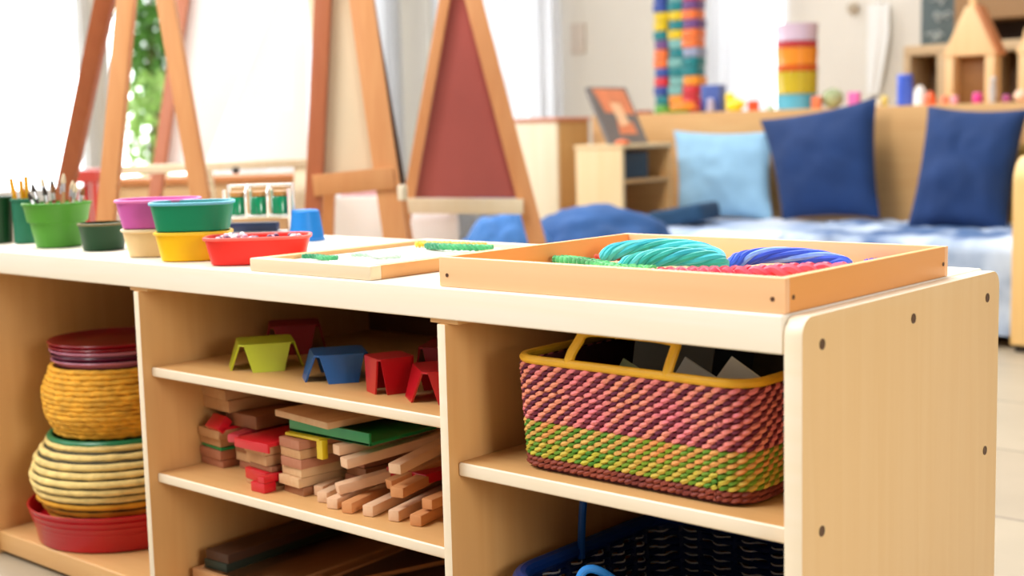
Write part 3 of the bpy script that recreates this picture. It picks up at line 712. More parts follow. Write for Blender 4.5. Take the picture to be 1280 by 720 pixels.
braid_thing('long green cord at the back right of the flat frame', [(-.61, .215, fz+.0045), (-.58, .205, fz+.0055), (-.545, .21, fz+.0055), (-.515, .225, fz+.0045)], .004, .0028, 5, GCORD, 'cord', 'cord', 18)
braid_thing('yellow cord at the back of the flat frame', [(-.64, .225, fz+.004), (-.61, .235, fz+.005), (-.575, .24, fz+.005), (-.55, .252, fz+.004)], .0034, .0025, 5, YCORD, 'cord', 'cord', 18)
braid_thing('pale green cord in the middle of the flat frame', [(-.62, .1, fz+.003), (-.6, .11, fz+.003), (-.57, .1, fz+.003), (-.55, .11, fz+.003)], .0022, .0017, 4, wool('sage_cord', (170, 206, 180), (200, 220, 200)), 'cord', 'cord', 14)

# ---- tubs, pots and cups
def tub(name, label, c, z, a, b, h, taper, mat, rim, rz=.8, exp=3.2, grp=None, inner=None):
    t = thing(name, label, 'tub', (c[0], c[1], z), 0, grp); sx, sy = 1, b/a; k = taper
    pr = [(a*k*.9, 0), (a*k, .0012), (a*(k+(1-k)*.95), h*.95), (a*.998, h-.0018), (a-.0022, h-.0018), (a*(k+.02)-.0022, .004), (a*k*.85, .0035)]
    obj('body', lathe(pr, (c[0], c[1], z), 72, sx, sy, exp, rz), mat, t, sharp=40)
    obj('rim', lathe([(a*.985, h-.004), (a+.0014, h-.0035), (a+.0016, h-.0008), (a, h), (a-.0024, h-.0004), (a-.0024, h-.003)], (c[0], c[1], z), 72, sx, sy, exp, rz, True), rim, t)
    return t
def tm(n, c):
    m = plain(n, c, .42, .04, 14); m.node_tree.nodes['Principled BSDF'].inputs['Specular IOR Level'].default_value = .28
    return m
tub('plastic_tub', 'beige tub under the magenta one on the worktop', (-.962, .074), tz, .0465, .04, .0365, .84, tm('beige_plastic', (232, 200, 148)), tm('beige_rim', (244, 222, 184)))
tub('plastic_tub', 'magenta tub stacked on the beige one', (-.962, .074), tz+.0367, .0525, .045, .0375, .86, tm('magenta_plastic', (206, 96, 178)), tm('pink_rim', (232, 130, 190)))
tub('plastic_tub', 'yellow tub under the green one on the worktop', (-.866, .0585), tz, .0465, .036, .0365, .85, tm('sun_yellow_plastic', (252, 198, 16)), tm('yellow_rim', (250, 208, 60)))
tub('plastic_tub', 'emerald green tub stacked on the yellow one', (-.866, .0585), tz+.0367, .0505, .04, .0365, .87, tm('emerald_plastic', (10, 136, 94)), tm('aqua_rim', (110, 190, 214)))
rt = tub('plastic_tub', 'long red tub full of small beads beside the flat frame', (-.7545, .0715), tz, .0625, .037, .0335, .88, tm('coral_red_plastic', (240, 52, 44)), tm('coral_rim', (250, 110, 100)), rz=.82, exp=4.2)
rnd = random.Random(4); bm = bmesh.new()
for k in range(60):
    b_ = bmesh.new(); bmesh.ops.create_icosphere(b_, subdivisions=2, radius=.0038)
    s = rnd.uniform(-.05, .05); w = rnd.uniform(-.026, .026); hh = tz+.024+rnd.uniform(0, .006)+.007*max(0, 1-abs(s+.03)/.02)
    xf(b_, Matrix.Translation((-.7545+s*math.cos(.82)-w*math.sin(.82), .0715+s*math.sin(.82)+w*math.cos(.82), hh)))
    for f in b_.faces: f.material_index = k % 3
    me_ = bpy.data.meshes.new('t'); b_.to_mesh(me_); bm.from_mesh(me_); b_.free(); bpy.data.meshes.remove(me_)
single('beads', bm, [plain('white_bead', (240, 236, 236), .3), plain('plum_bead', (96, 40, 80), .3), plain('pink_bead', (226, 170, 190), .3)], 'heap of small white and plum beads in the long red tub', 'beads', kind='stuff')
def pot(name, label, cat, c, rb, rt_, h, mat, step=None, rimt=.0016, ribs=0, rmat=None):
    t = thing(name, label, cat, (c[0], c[1], tz)); w = .002
    pr = [(rb*.85, 0), (rb, .001)]
    if step: pr += [(rb+(rt_-rb)*step*.8, h*step), (rb+(rt_-rb)*step+.0018, h*step+.001)]
    pr += [(rt_, h-.001), (rt_+rimt*.4, h), (rt_-w, h), (rb-w, .004), (rb*.6, .004)]
    obj('body', lathe(pr, (c[0], c[1], tz), 56), mat, t, sharp=30)
    obj('rim', lathe([(rt_-w*.6, h-.003), (rt_+rimt, h-.0026), (rt_+rimt, h+.0002), (rt_-w, h+.0006)], (c[0], c[1], tz), 56, closed=True), rmat or mat, t)
    return t
GPOT = tm('leaf_green_plastic', (78, 146, 46)); TPOT = tm('jade_plastic', (46, 118, 92)); DPOT = tm('forest_plastic', (16, 62, 30))
cg = Vector((-1.2315, .0836)); ct = Vector((-1.343, .0955)); cd = Vector((-1.113, .083))
pot('brush_pot', 'leaf green pot full of paintbrushes on the worktop', 'pot', cg, .0315, .047, .0635, GPOT, .56)
pot('pencil_cup', 'jade green cup with yellow pencils left of the brush pot', 'cup', ct, .0185, .0195, .0665, TPOT)
pot('small_pot', 'low dark green pot between the brush pot and the beige tub', 'pot', cd, .0275, .0325, .0375, DPOT, rmat=tm('olive_rim', (120, 112, 76)))
cf = P(-6, 305, 'z', tz)
pot('small_pot', 'dark green pot cut off by the left edge of the photo', 'pot', (cf.x-.012, cf.y+.012), .02, .024, .07, DPOT)
cb = (-.958, .315)
bl = thing('plastic_cup', 'bright blue cup standing upside down behind the red tub', 'cup', (cb[0], cb[1], tz))
obj('body', lathe([(.0275, 0), (.0275, .003), (.0262, .004), (.0205, .042), (.018, .0445), (.001, .045)], (cb[0], cb[1], tz), 40), tm('azure_plastic', (34, 128, 214)), bl)
# brushes and pencils
FERR = plain('steel_ferrule', (190, 190, 194), .3, .05, 40, metal=.9)
BRC = [plain('brush_handle_%d' % i, c, .4) for i, c in enumerate(((60, 44, 40), (190, 96, 50), (224, 168, 120), (170, 50, 36), (236, 226, 212), (110, 112, 118)))]
BCOL = ('dark brown', 'orange brown', 'sandy', 'brick red', 'cream', 'grey')
HAIR = [plain('brush_hair_%d' % i, c, .9, .2, 90) for i, c in enumerate(((58, 48, 44), (226, 206, 176), (150, 100, 66)))]
spots = ((-.034, .0, .078, 5, 0), (-.026, -.01, .092, 0, 0), (-.02, .012, .1, 4, 1), (-.012, -.008, .086, 2, 0), (-.006, .006, .096, 0, 0), (.0, -.012, .09, 3, 2), (.006, .01, .1, 1, 2), (.013, -.006, .105, 2, 1), (.02, .008, .094, 1, 1), (.027, -.004, .09, 4, 1), (.034, .004, .084, 5, 2))
PLACE = ('furthest left in', 'second from the left in', 'third from the left in', 'fourth from the left in', 'just left of the middle of', 'in the middle of', 'just right of the middle of', 'fourth from the right in', 'third from the right in', 'second from the right in', 'furthest right in')
for k, (s, w, h, ci, hi_) in enumerate(spots):
    foot = Vector((cg.x, cg.y, tz+.006)) + RH*s*.5 + FH*w*.5
    tip = Vector((cg.x, cg.y, tz+h)) + RH*s*1.15 + FH*w
    t = thing('paintbrush', '%s paintbrush, %s the leaf green pot' % (BCOL[ci], PLACE[k]), 'paintbrush', foot, 0, 'paintbrushes in the leaf green pot')
    d = tip-foot
    obj('handle', tube([foot, foot+d*.35, foot+d*.74], lambda q: .0022+.0008*math.sin(PI*q), 8), BRC[ci], t)
    obj('ferrule', tube([foot+d*.738, foot+d*.86], .0029, 8), FERR, t)
    obj('bristles', tube([foot+d*.858, foot+d*.91, foot+d*.96, tip], lambda q: .0036*(1-.75*q*q), 8), HAIR[hi_], t)
PENC = plain('pencil_yellow', (244, 176, 28), .4); PCW = plain('pencil_wood', (226, 186, 130), .6)
for k, (s0, s1, h, nm) in enumerate(((-.009, -.019, .0975, 'leftmost'), (.0, -.004, .094, 'middle'), (.006, .004, .1, 'rightmost'))):
    foot = Vector((ct.x, ct.y, tz+.006)) + RH*s0*.6; tip = Vector((ct.x, ct.y, tz+h)) + RH*s1
    t = thing('pencil', 'yellow pencil, %s of the three in the jade cup' % nm, 'pencil', foot, 0, 'yellow pencils in the jade cup'); d = tip-foot
    obj('shaft', tube([foot+d*.08, tip], .0034, 6), PENC, t, sharp=20)
    obj('sharpened_end', tube([foot, foot+d*.08], lambda q: .0006+.0028*q, 6), PCW, t)

# ---- wire rack with jars
CHROME = plain('bright_chrome', (232, 230, 226), .25, .05, 60, metal=.55)
rc = Vector((-1.013, .277)); rk = thing('wire_rack', 'chrome wire rack with green jars behind the red tub', 'rack', (rc.x, rc.y, tz))
def rp(s, w, h): return Vector((rc.x, rc.y, tz)) + RH*s + FH*w + Vector((0, 0, h))
for s in (-.046, .046):
    for w in (-.018, .018): obj('post', tube([rp(s, w, 0), rp(s, w, .082 if w > 0 else .076)], .0028, 8), CHROME, rk)
for h in (.012, .036):
    obj('shelf_frame', tube([rp(-.046, -.018, h), rp(.046, -.018, h), rp(.046, .018, h), rp(-.046, .018, h)], .0024, 8, True), CHROME, rk)
    for s in (-.03, -.015, 0, .015, .03): obj('wire', tube([rp(s, -.018, h), rp(s, .018, h)], .0012, 6), CHROME, rk)
for s in (-.0155, .0155):
    obj('loop', tube(smooth_path([rp(s, -.019, .036), rp(s, -.02, .06), rp(s, -.015, .074), rp(s, 0, .08), rp(s, .015, .074), rp(s, .018, .06), rp(s, .018, .036)]), .0022, 8), CHROME, rk)
obj('top_rail', tube([rp(-.046, .018, .08), rp(.046, .018, .08)], .0022, 8), CHROME, rk)
JG = plain('jar_green', (14, 136, 92), .2, .08, 30, coat=.5); JL = plain('jar_lid_bronze', (176, 128, 66), .4, .1)
for s, nm in ((-.031, 'left'), (0, 'middle'), (.031, 'right')):
    q = rp(s, 0, .0385); t = thing('glass_jar', 'small green jar in the %s slot of the wire rack' % nm, 'jar', q, 0, 'green jars in the wire rack')
    obj('body', lathe([(.01, 0), (.0125, .001), (.0125, .022), (.0105, .026), (.008, .0265)], q, 24), JG, t)
    obj('lid', lathe([(.0095, .0266), (.0105, .027), (.0105, .033), (.009, .034)], q, 24), JL, t)
q = rp(-.008, -.001, .0146); single('paint_box', xf(box(-.034, .034, -.014, .014, 0, .013, .002), tr(q, YAW)), plain('ink_blue', (22, 50, 92), .4), 'dark blue box on the lower level of the wire rack', 'box')
q = rp(.004, -.036, 0); single('paint_box', xf(box(-.028, .028, -.01, .01, 0, .0145, .002), tr(q, YAW)), plain('ochre_yellow', (206, 164, 40), .5), 'ochre yellow box in front of the wire rack', 'box')

# ================================================================== BEHIND THE SHELF UNIT: EASELS
EDGE = wood('easel_shadow_side', (180, 104, 64), .85, 'z', .5)  # easel pine with the shade of the turned-away legs mixed into its colour
def leg_to_floor(p_hi, p_lo):
    a, b = Vector(p_hi), Vector(p_lo); d = b-a
    return a + d*(a.z/(-d.z))
def easel(label, cat_loc, legs, rail=None, panel=None, rear=None, trayl=None, w=.042):
    pass
# first easel: A-shaped pair and one leg splayed behind
def A(x, y, d): return PD(x, y, d)
e1 = thing('easel', 'tall wooden easel at the left with splayed legs and no board', 'easel', (-1.72, .6, 0))
ap = PD(180, -190, 2.6)
foot = {}
for nm, (hx, hy, lx, ly) in {'l': (158.5, 0, 138, 225), 'r': (207.5, 0, 247, 222)}.items():
    a, b = PD(hx, hy, 2.6), PD(lx, ly, 2.6); f = leg_to_floor(a, b); top = a + (a-b)*((1.17-a.z)/(a.z-b.z)); foot[nm] = (top, f)
    obj('leg', beam(f, top, .034, .03, FH), EASELW, e1)
b1 = PD(85, 222, 2.95); a1 = PD(131.5, 0, 2.72); f1 = leg_to_floor(a1, b1); t1_ = a1 + (a1-b1)*((1.15-a1.z)/(a1.z-b1.z))
obj('rear_leg', beam(f1, t1_, .036, .03, FH), EDGE, e1, 'rear leg coloured a shaded reddish brown')
obj('hinge_block', box(*(lambda c: (c.x-.035, c.x+.035, c.y-.03, c.y+.05, 1.13, 1.19))(foot['l'][0].lerp(foot['r'][0], .5)), .006), EASELW, e1)
# whiteboard easel behind it
def quad_prism(q, t):
    q = [Vector(p) for p in q]; nv = (q[1]-q[0]).cross(q[2]-q[0]).normalized()
    if nv.dot(FW) < 0: nv = -nv
    bm = bmesh.new(); a = [bm.verts.new(p) for p in q]; b = [bm.verts.new(p+nv*t) for p in q]; n = len(q)
    bm.faces.new(a); bm.faces.new(b[::-1])
    for k in range(n): bm.faces.new((a[k], b[k], b[(k+1) % n], a[(k+1) % n]))
    bmesh.ops.recalc_face_normals(bm, faces=list(bm.faces)); return bm
WB = plain('white_board_gloss', (248, 246, 244), .35, .01, 3)
def lv(p, z):
    return Vector((p.x, p.y, z))
e0 = thing('easel', 'whiteboard easel standing between the two wooden A frames', 'easel', (-2.1, 1.15, 0))
l0, l1 = PD(243, 206, 3.25), PD(384, 203, 3.3); 
l0, u0, u1, u2 = PD(262, 206, 3.25), PD(345, 0, 3.36), PD(376, -76, 3.4), PD(384, -76, 3.43)
obj('whiteboard', quad_prism([u0, u1, u2, l1, l0], .012), WB, e0)
obj('rear_sheet', quad_prism([PD(222, -60, 3.52), PD(372, -60, 3.55), PD(300, 203, 3.4), PD(206, 204, 3.38)], .008), plain('pinkish_white_paper', (238, 228, 224), .6, .02, 4), e0, 'pinkish white sheet behind')
rl0, rl1 = PD(150, 213, 3.14), PD(384, 203, 3.22)
obj('tray_rail', beam(rl0, rl1, .05, .02, Vector((0, 0, 1))), PALEW, e0, 'cream tray rail')
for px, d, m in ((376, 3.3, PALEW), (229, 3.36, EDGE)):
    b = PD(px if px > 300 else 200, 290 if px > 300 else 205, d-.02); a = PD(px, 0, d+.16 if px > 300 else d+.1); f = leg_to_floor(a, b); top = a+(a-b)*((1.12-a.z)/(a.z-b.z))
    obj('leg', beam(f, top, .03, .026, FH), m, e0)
kp = PD(297, 213, 3.16); bm = lathe([(.008, 0), (.008, .01), (.004, .014), (.001, .0145)], (0, 0, 0), 16)
obj('knob', xf(bm, Matrix.Translation(kp) @ Matrix.Rotation(PI/2, 4, 'X')), plain('dark_knob', (50, 44, 40), .4), e0, 'dark knob')
for px, d in ((222, 3.75), (384, 3.8)):
    top = PD(px, -120, 3.5); f = Vector((top.x, top.y, 0)) + FH*.3
    obj('rear_leg', beam(f, top, .03, .026, FH), PALEW, e0)
# second easel: A frame with a beige panel
e2 = thing('easel', 'wooden A frame easel with beige panel left of the maroon one', 'easel', (-1.6, .97, 0))
def aframe(e, la, lb, ra, rb, d, zt, wl, wr, ml, mr, dl=0):
    out = []
    for (h, l, w, m, dd) in ((la, lb, wl, ml, dl), (ra, rb, wr, mr, 0)):
        a, b = PD(*h, d+dd), PD(*l, d+dd); f = leg_to_floor(a, b); top = a+(a-b)*((zt-a.z)/(a.z-b.z))
        obj('leg', beam(f, top, w, .03, FH), m, e); out.append((top, f))
    return out
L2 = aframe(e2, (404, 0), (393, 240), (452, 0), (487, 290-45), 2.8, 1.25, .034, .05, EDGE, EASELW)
pl = [PD(412, 0, 2.815), PD(440, 0, 2.815), PD(474, 222, 2.815), PD(402, 222, 2.815)]
up = (pl[0]-pl[3])*.75, (pl[1]-pl[2])*.75
obj('panel', quad_prism([pl[0]+up[0], pl[1]+up[1], pl[2], pl[3]], .008), plain('beige_board', (226, 208, 176), .6, .03, 4), e2, 'beige panel')
obj('rail', beam(PD(392, 232, 2.79), PD(492, 222, 2.79), .028, .045), EASELW, e2)
b2a, b2b = PD(464, 0, 2.84), PD(503, 230, 2.84)
obj('side_strip', beam(b2b, b2a+(b2a-b2b)*.75, .012, .03, FH), plain('dark_edge', (70, 52, 40), .6), e2, 'dark edge strip')
for (a_, f_) in L2: obj('rear_leg', beam(lv(f_, 0)+FH*.3, a_+FH*.04, .034, .03, FH), EASELW, e2)
obj('clip', box(*(lambda c: (c.x-.008, c.x+.008, c.y-.008, c.y+.008, c.z-.016, c.z+.016))(PD(503, 241, 2.77)), .003), plain('cream_plastic', (240, 230, 204), .5), e2, 'cream clip')
# third easel: A frame with a maroon board and cream tray rail
e3 = thing('easel', 'wooden A frame easel with a maroon board', 'easel', (-1.65, 1.45, 0))
L3 = aframe(e3, (556, 0), (510, 256), (592, 0), (668, 290), 3.2, 1.075, .026, .042, EASELW, EASELW)
MAR = plain('maroon_chalkboard', (182, 98, 92), .22, .06, 4, coat=.5)
pl = [PD(562, 0, 3.215), PD(588, 0, 3.215), PD(652, 247, 3.215), PD(518, 247, 3.215)]
up = (pl[0]-pl[3])*.27, (pl[1]-pl[2])*.27
obj('board', quad_prism([pl[0]+up[0], pl[1]+up[1], pl[2], pl[3]], .01), MAR, e3, 'glossy maroon board')
obj('tray_rail', beam(PD(507, 257, 3.18), PD(654, 258, 3.18), .05, .035), PALEW, e3, 'cream tray rail')
for (a_, f_) in L3: obj('rear_leg', beam(lv(f_, 0)+FH*.3, a_+FH*.04, .03, .03, FH), EASELW, e3)

# low bookcase, red box, chair and pouf behind the easels
def along(px0, px1, py, d0, d1, depth, z0, z1, bev=.004):
    """a box whose front runs from px0 to px1 at distances d0, d1 and goes back by depth"""
    a, b = PD(px0, py, d0), PD(px1, py, d1); a, b = lv(a, 0), lv(b, 0); L = (b-a).length; ang = math.atan2(b.y-a.y, b.x-a.x)
    return box(0, L, 0, depth, z0, z1, bev), Matrix.Translation(a) @ Matrix.Rotation(ang, 4, 'Z'), L
zt_ = PD(190, 222, 4.1).z
bc = thing('low_bookcase', 'low tan wooden bookcase behind the left easel', 'bookcase', lv(PD(190, 222, 4.1), 0))
bm, M4, L = along(146, 366, 222, 4.05, 4.1, .3, 0, zt_-.02)
xf(bm, M4); obj('body', bm, wood('tan_bookcase', (224, 186, 136), .9, 'x'), bc)
obj('top', xf(box(-.01, L+.01, -.012, .31, zt_-.02, zt_, .003), M4), wood('orange_top', (222, 150, 96), .9, 'x'), bc)
obj('door', xf(box(.02, L/2-.005, -.012, 0, .05, zt_-.035, .003), M4), wood('tan_bookcase', (224, 186, 136), .9, 'x'), bc)
obj('door', xf(box(L/2+.005, L-.02, -.012, 0, .05, zt_-.035, .003), M4), wood('tan_bookcase', (224, 186, 136), .9, 'x'), bc)
for q in (L/2-.03, L/2+.03): obj('knob', xf(lathe([(.006, 0), (.011, .012), (.007, .018), (.001, .019)], (0, 0, 0), 14), M4 @ Matrix.Translation((q, -.012, zt_-.12)) @ Matrix.Rotation(PI/2, 4, 'X')), EASELW, bc)
zr = PD(100, 212, 4.4).z
rb_ = thing('red_stool', 'red stool seen between the legs of the left easel', 'stool', lv(PD(100, 212, 4.4), 0))
bm, M4, L = along(84, 122, 222, 4.4, 4.4, .16, zr-.045, zr, .01); obj('seat', xf(bm, M4), gl('stool_red', (222, 84, 76)), rb_)
for u_, v_ in ((.015, .015), (L-.015, .015), (.015, .145), (L-.015, .145)): obj('leg', xf(box(u_-.01, u_+.01, v_-.01, v_+.01, 0, zr-.045, .002), M4), gl('stool_red', (222, 84, 76)), rb_)
# white chair
zc = PD(445, 216, 3.3).z; WPL = plain('white_plastic', (252, 252, 250), .4, .02, 6)
ch = thing('plastic_chair', 'white plastic chair with a slot in its back, behind the beige panel easel', 'chair', lv(PD(447, 250, 3.4), 0))
bm, M4, L = along(404, 496, 250, 3.35, 3.35, .02, 0, zc)
bm.free(); zs0 = PD(445, 234, 3.35).z; zs1 = PD(445, 246, 3.35).z
obj('backrest', xf(merge(box(0, L, 0, .02, .28, zs1, .004), box(0, .035, 0, .02, zs1, zs0, .004), box(L-.05, L, 0, .02, zs1, zs0, .004), box(0, L, 0, .02, zs0, zc, .006)), M4), WPL, ch)
obj('seat', xf(box(-.01, L+.01, .0, .24, .255, .28, .008), M4), WPL, ch)
for u_, v_ in ((.015, .015), (L-.015, .015), (.015, .22), (L-.015, .22)): obj('leg', xf(box(u_-.012, u_+.012, v_-.012, v_+.012, 0, .256, .003), M4), WPL, ch)
bm, M4, L = along(424, 482, 240, 3.75, 3.75, .2, 0, PD(450, 233, 3.75).z, .02)
pk = thing('pink_crate', 'pink storage crate behind the white chair', 'crate', M4.translation)
obj('body', xf(bm, M4), plain('pink_plastic', (240, 190, 196), .5), pk); obj('lid', xf(box(-.006, L+.006, -.006, .206, PD(450, 233, 3.75).z, PD(450, 230, 3.75).z+.004, .003), M4), plain('rose_lid', (236, 160, 170), .5), pk)
# pouf
bm, M4, L = along(500, 574, 262, 3.3, 3.32, .12, .0, PD(540, 262, 3.3).z, .03)
single('white_pouf', xf(bm, M4), cloth('white_quilt', (252, 252, 252), .03, 5), 'white padded pouf behind the maroon easel', 'pouf', sharp=60)

# ================================================================== SEATING CORNER
DEN = cloth('denim_blue', (36, 82, 140), .2, 9); DEN2 = cloth('denim_light', (66, 122, 190), .16, 9)
c = P(748, 290, 'y', 2.4)
def beanbag(label, c, sx, sy, top, mat, seed):
    sz = top/1.7
    single('bean_bag', blob((c[0], c[1], sz*.7), sx, sy, sz, .12, 2.2, seed), mat, label, 'bean bag', sharp=80)
beanbag('large dark denim bean bag in front of the low shelf', (P(742, 290, 'y', 2.25).x, 2.24, 0), .29, .27, .375, DEN, 3)
beanbag('lighter blue bean bag seen behind the foot of the maroon easel', (P(632, 300, 'y', 1.88).x, 1.88, 0), .175, .15, .375, DEN2, 8)
single('dark_mat', xf(box(-.1, .1, -.09, .09, 0, .06, .02, 4), tr((-2.02, 2.86, .276), .2, 0, -.18)), cloth('teal_navy', (30, 66, 96), .2, 10), 'dark teal folded mat at the left end of the bench seat', 'mat', sharp=60)
# bench: base, seat mattress, back box with a ledge, arm
bench = thing('bench', 'wooden bench with a tall box back, pale seat and rounded arm', 'bench', (-1.4, 3.1, 0))
obj('seat_base', box(-2.18, -.775, 2.62, 3.3, .03, .17, .006), OAK, bench)
obj('back_box', box(-2.76, .2, 3.3, 3.72, 0, .655, .006), OAK, bench)
arm_pts = [(2.5, .02), (3.3, .02), (3.3, .51)] + [(2.57+.07*math.cos(PI/2+PI/2*k/8), .44+.07*math.sin(PI/2+PI/2*k/8)) for k in range(9)]
obj('arm', prism(arm_pts, 'x', -.772, -.70, .006), wood('arm_oak', (238, 196, 128), .9, 'z'), bench)
obj('arm_gap', box(-.765, -.705, 2.52, 3.28, 0, .02, 0), plain('dark_gap', (50, 40, 30), .7), bench, 'dark strip standing for the shaded gap under the arm')  # dark strip painted in for the shaded gap beneath the arm
mat_o = obj('mattress', box(-2.17, -.78, 2.6, 3.3, .17, .268, .03, 4), cloth('pale_mattress', (214, 224, 238), .05, 5), bench, 'pale blue mattress')
# throw blanket over the seat, hanging down the front at the right
def throw(x0, x1, yb, yf, zt, zb, amp, seed, nx=46):
    bm = bmesh.new(); prof = []
    for k in range(14): prof.append((yb+(yf-yb)*k/13, zt))
    for k in range(1, 5): a = PI/2*k/4; prof.append((yf-.03*math.sin(a), zt-.03*(1-math.cos(a))))
    for k in range(1, 10): prof.append((yf-.03-.01*k/9, zt-.03-(zt-.03-zb)*k/9))
    rows = []
    for j, (y, z) in enumerate(prof):
        row = []
        for i in range(nx+1):
            x = x0+(x1-x0)*i/nx; q = Vector((x*5+seed, y*5+z*3, seed)); w = mnoise.noise(q)*.6 + abs(mnoise.noise(q*2.3))*.7
            hang = max(0, (j-17)/9)
            row.append(bm.verts.new((x+.01*mnoise.noise(Vector((x*9, j*.4, seed))), y-hang*abs(w)*amp*1.2, z+(amp*abs(w) if j < 18 else 0)+.004)))
        rows.append(row)
    for j in range(len(prof)-1):
        for i in range(nx): bm.faces.new((rows[j][i], rows[j][i+1], rows[j+1][i+1], rows[j+1][i])).smooth = True
    bmesh.ops.recalc_face_normals(bm, faces=list(bm.faces))
    bmesh.ops.solidify(bm, geom=list(bm.faces), thickness=.008)
    return bm
single('throw_blanket', throw(-1.5, -.79, 3.15, 2.6, .268, .03, .03, 3), fibre('washed_denim', (52, 88, 136), (186, 200, 218), 5), 'washed blue throw hanging over the right front of the bench', 'blanket', sharp=80)
single('throw_blanket', throw(-2.1, -1.49, 3.12, 2.6, .268, .12, .018, 9), fibre('pale_denim', (140, 162, 196), (206, 214, 228), 5), 'pale blue throw crumpled on the middle of the bench seat', 'blanket', sharp=80)
# cushions
NAVY = cloth('navy_linen', (8, 46, 96), .12, 10); SKY = cloth('sky_linen', (142, 184, 212), .1, 10); MUST = cloth('mustard_linen', (168, 128, 44), .2, 24)
def cush(label, tl, t_r, bl_, br_, yt, yb, th, mat, seed):
    single('cushion', pillow(P(*tl, 'y', yt), P(*t_r, 'y', yt), P(*bl_, 'y', yb), P(*br_, 'y', yb), th, seed=seed), mat, label, 'cushion', sharp=70)
cush('light blue cushion at the left end of the bench', (842, 163), (966, 164), (846, 274), (966, 276), 3.23, 3.13, .12, SKY, 2)
cush('navy cushion in the middle of the bench, next to the light blue one', (950, 150), (1096, 121), (978, 275), (1100, 273), 3.2, 3.06, .13, NAVY, 5)
cush('navy cushion at the right end of the bench, beside the mustard one', (1160, 132), (1286, 136), (1133, 287), (1258, 294), 3.16, 2.98, .13, NAVY, 8)
cush('mustard cushion half hidden at the right end of the bench', (1250, 185), (1335, 160), (1242, 296), (1335, 300), 3.22, 3.12, .12, MUST, 4)

# tall narrow cabinet, low shelf and picture book
tc = thing('narrow_cabinet', 'narrow pale cabinet standing at the left end of the bench', 'cabinet', (-2.79, 3.09, 0))
obj('body', box(-2.905, -2.68, 3.003, 3.18, 0, .636, .004), wood('cabinet_side', (214, 168, 104), .9, 'z'), tc)
obj('door', box(-2.903, -2.684, 2.988, 3.002, .02, .632, .004), PALEW, tc, 'cream door')
obj('top', box(-2.91, -2.675, 2.985, 3.185, .636, .65, .003), wood('rosy_top', (226, 150, 120), .9, 'x'), tc)
ls = thing('low_shelf', 'low pale shelf with an open side and a dark box, beside the bench', 'shelf', (-2.3, 2.9, 0))
obj('back_board', box(-2.405, -2.205, 2.75, 2.768, 0, .535, .003), wood('shelf_laminate', (236, 208, 160), .94, 'z'), ls, 'cream front board')
obj('top', box(-2.41, -2.2, 2.748, 3.05, .535, .549, .003), wood('shelf_laminate', (236, 208, 160), .94, 'z'), ls)
obj('end_board', box(-2.405, -2.205, 3.032, 3.05, 0, .535, .003), OAK, ls); obj('inner_board', box(-2.405, -2.39, 2.768, 3.032, 0, .535, .002), wood('inner_oak', (178, 120, 64), .85, 'z'), ls)
obj('shelf', box(-2.39, -2.207, 2.768, 3.032, .415, .428, .002), OAK, ls)
single('dark_box', box(-2.36, -2.215, 2.785, 2.92, .4285, .522, .004), plain('slate_box', (44, 56, 66), .6), 'slate grey box inside the low shelf', 'box')
pbk = thing('picture_book', 'grey picture book with orange artwork leaning on top of the low shelf', 'book', (-2.3, 2.9, .549))
def bookpt(u, v, o=0):  # u along the width, v up the cover, o out of the cover
    bl_, br_ = Vector((-2.262, 2.765, .5505)), Vector((-2.262, 2.99, .5505)); upv = Vector((-.125, .035, .2))
    return bl_.lerp(br_, u) + upv*v + Vector((.85, 0, .5)).normalized()*o
bm = quad_prism([bookpt(0, 1), bookpt(.86, 1.02), bookpt(1, 0), bookpt(0, 0)], -.0)
bm.free()
def slabq(q, t):
    q = [Vector(p) for p in q]; nv = Vector((-.85, 0, -.5)).normalized(); bm = bmesh.new(); a = [bm.verts.new(p) for p in q]; b = [bm.verts.new(p+nv*t) for p in q]; n = len(q)
    bm.faces.new(a); bm.faces.new(b[::-1])
    for k in range(n): bm.faces.new((a[k], b[k], b[(k+1) % n], a[(k+1) % n]))
    bmesh.ops.recalc_face_normals(bm, faces=list(bm.faces)); return bm
obj('cover', slabq([bookpt(0, 0), bookpt(1, 0), bookpt(1, 1), bookpt(0, 1)], .014), plain('book_grey', (112, 104, 100), .5, .1, 10), pbk)
ORG = plain('book_orange', (226, 132, 86), .5, .12, 18)
obj('picture', [slabq([bookpt(.2, .55, .0012), bookpt(.95, .5, .0012), bookpt(.92, .96, .0012), bookpt(.1, .97, .0012)], .001), slabq([bookpt(.35, .16, .0012), bookpt(.8, .16, .0012), bookpt(.8, .36, .0012), bookpt(.4, .4, .0012)], .001)], ORG, pbk, 'orange artwork')
obj('picture', [slabq([bookpt(.45, .3, .0016), bookpt(.7, .34, .0016), bookpt(.66, .7, .0016), bookpt(.4, .72, .0016)], .001)], plain('book_peach', (246, 196, 150), .5), pbk, 'pale peach figure shape')
c = P(783, 180, 'z', .55); single('orange_toy', lathe([(.02, 0), (.026, .005), (.022, .012), (.008, .016), (.001, .0165)], (-2.222, 2.78, .5495), 20), gl('toy_orange', (240, 112, 50)), 'small orange toy at the front corner of the low shelf top', 'toy')

# ================================================================== TOYS ON THE BENCH LEDGE
LZ = .6555
def led(px, y): return Vector((P(px, 125, 'y', y).x, y, LZ))
def cyl(c, r, h, bev=.004, n=32, z0=0): return lathe([(r-bev, z0), (r, z0+bev), (r, z0+h-bev), (r-bev, z0+h)], c, n)
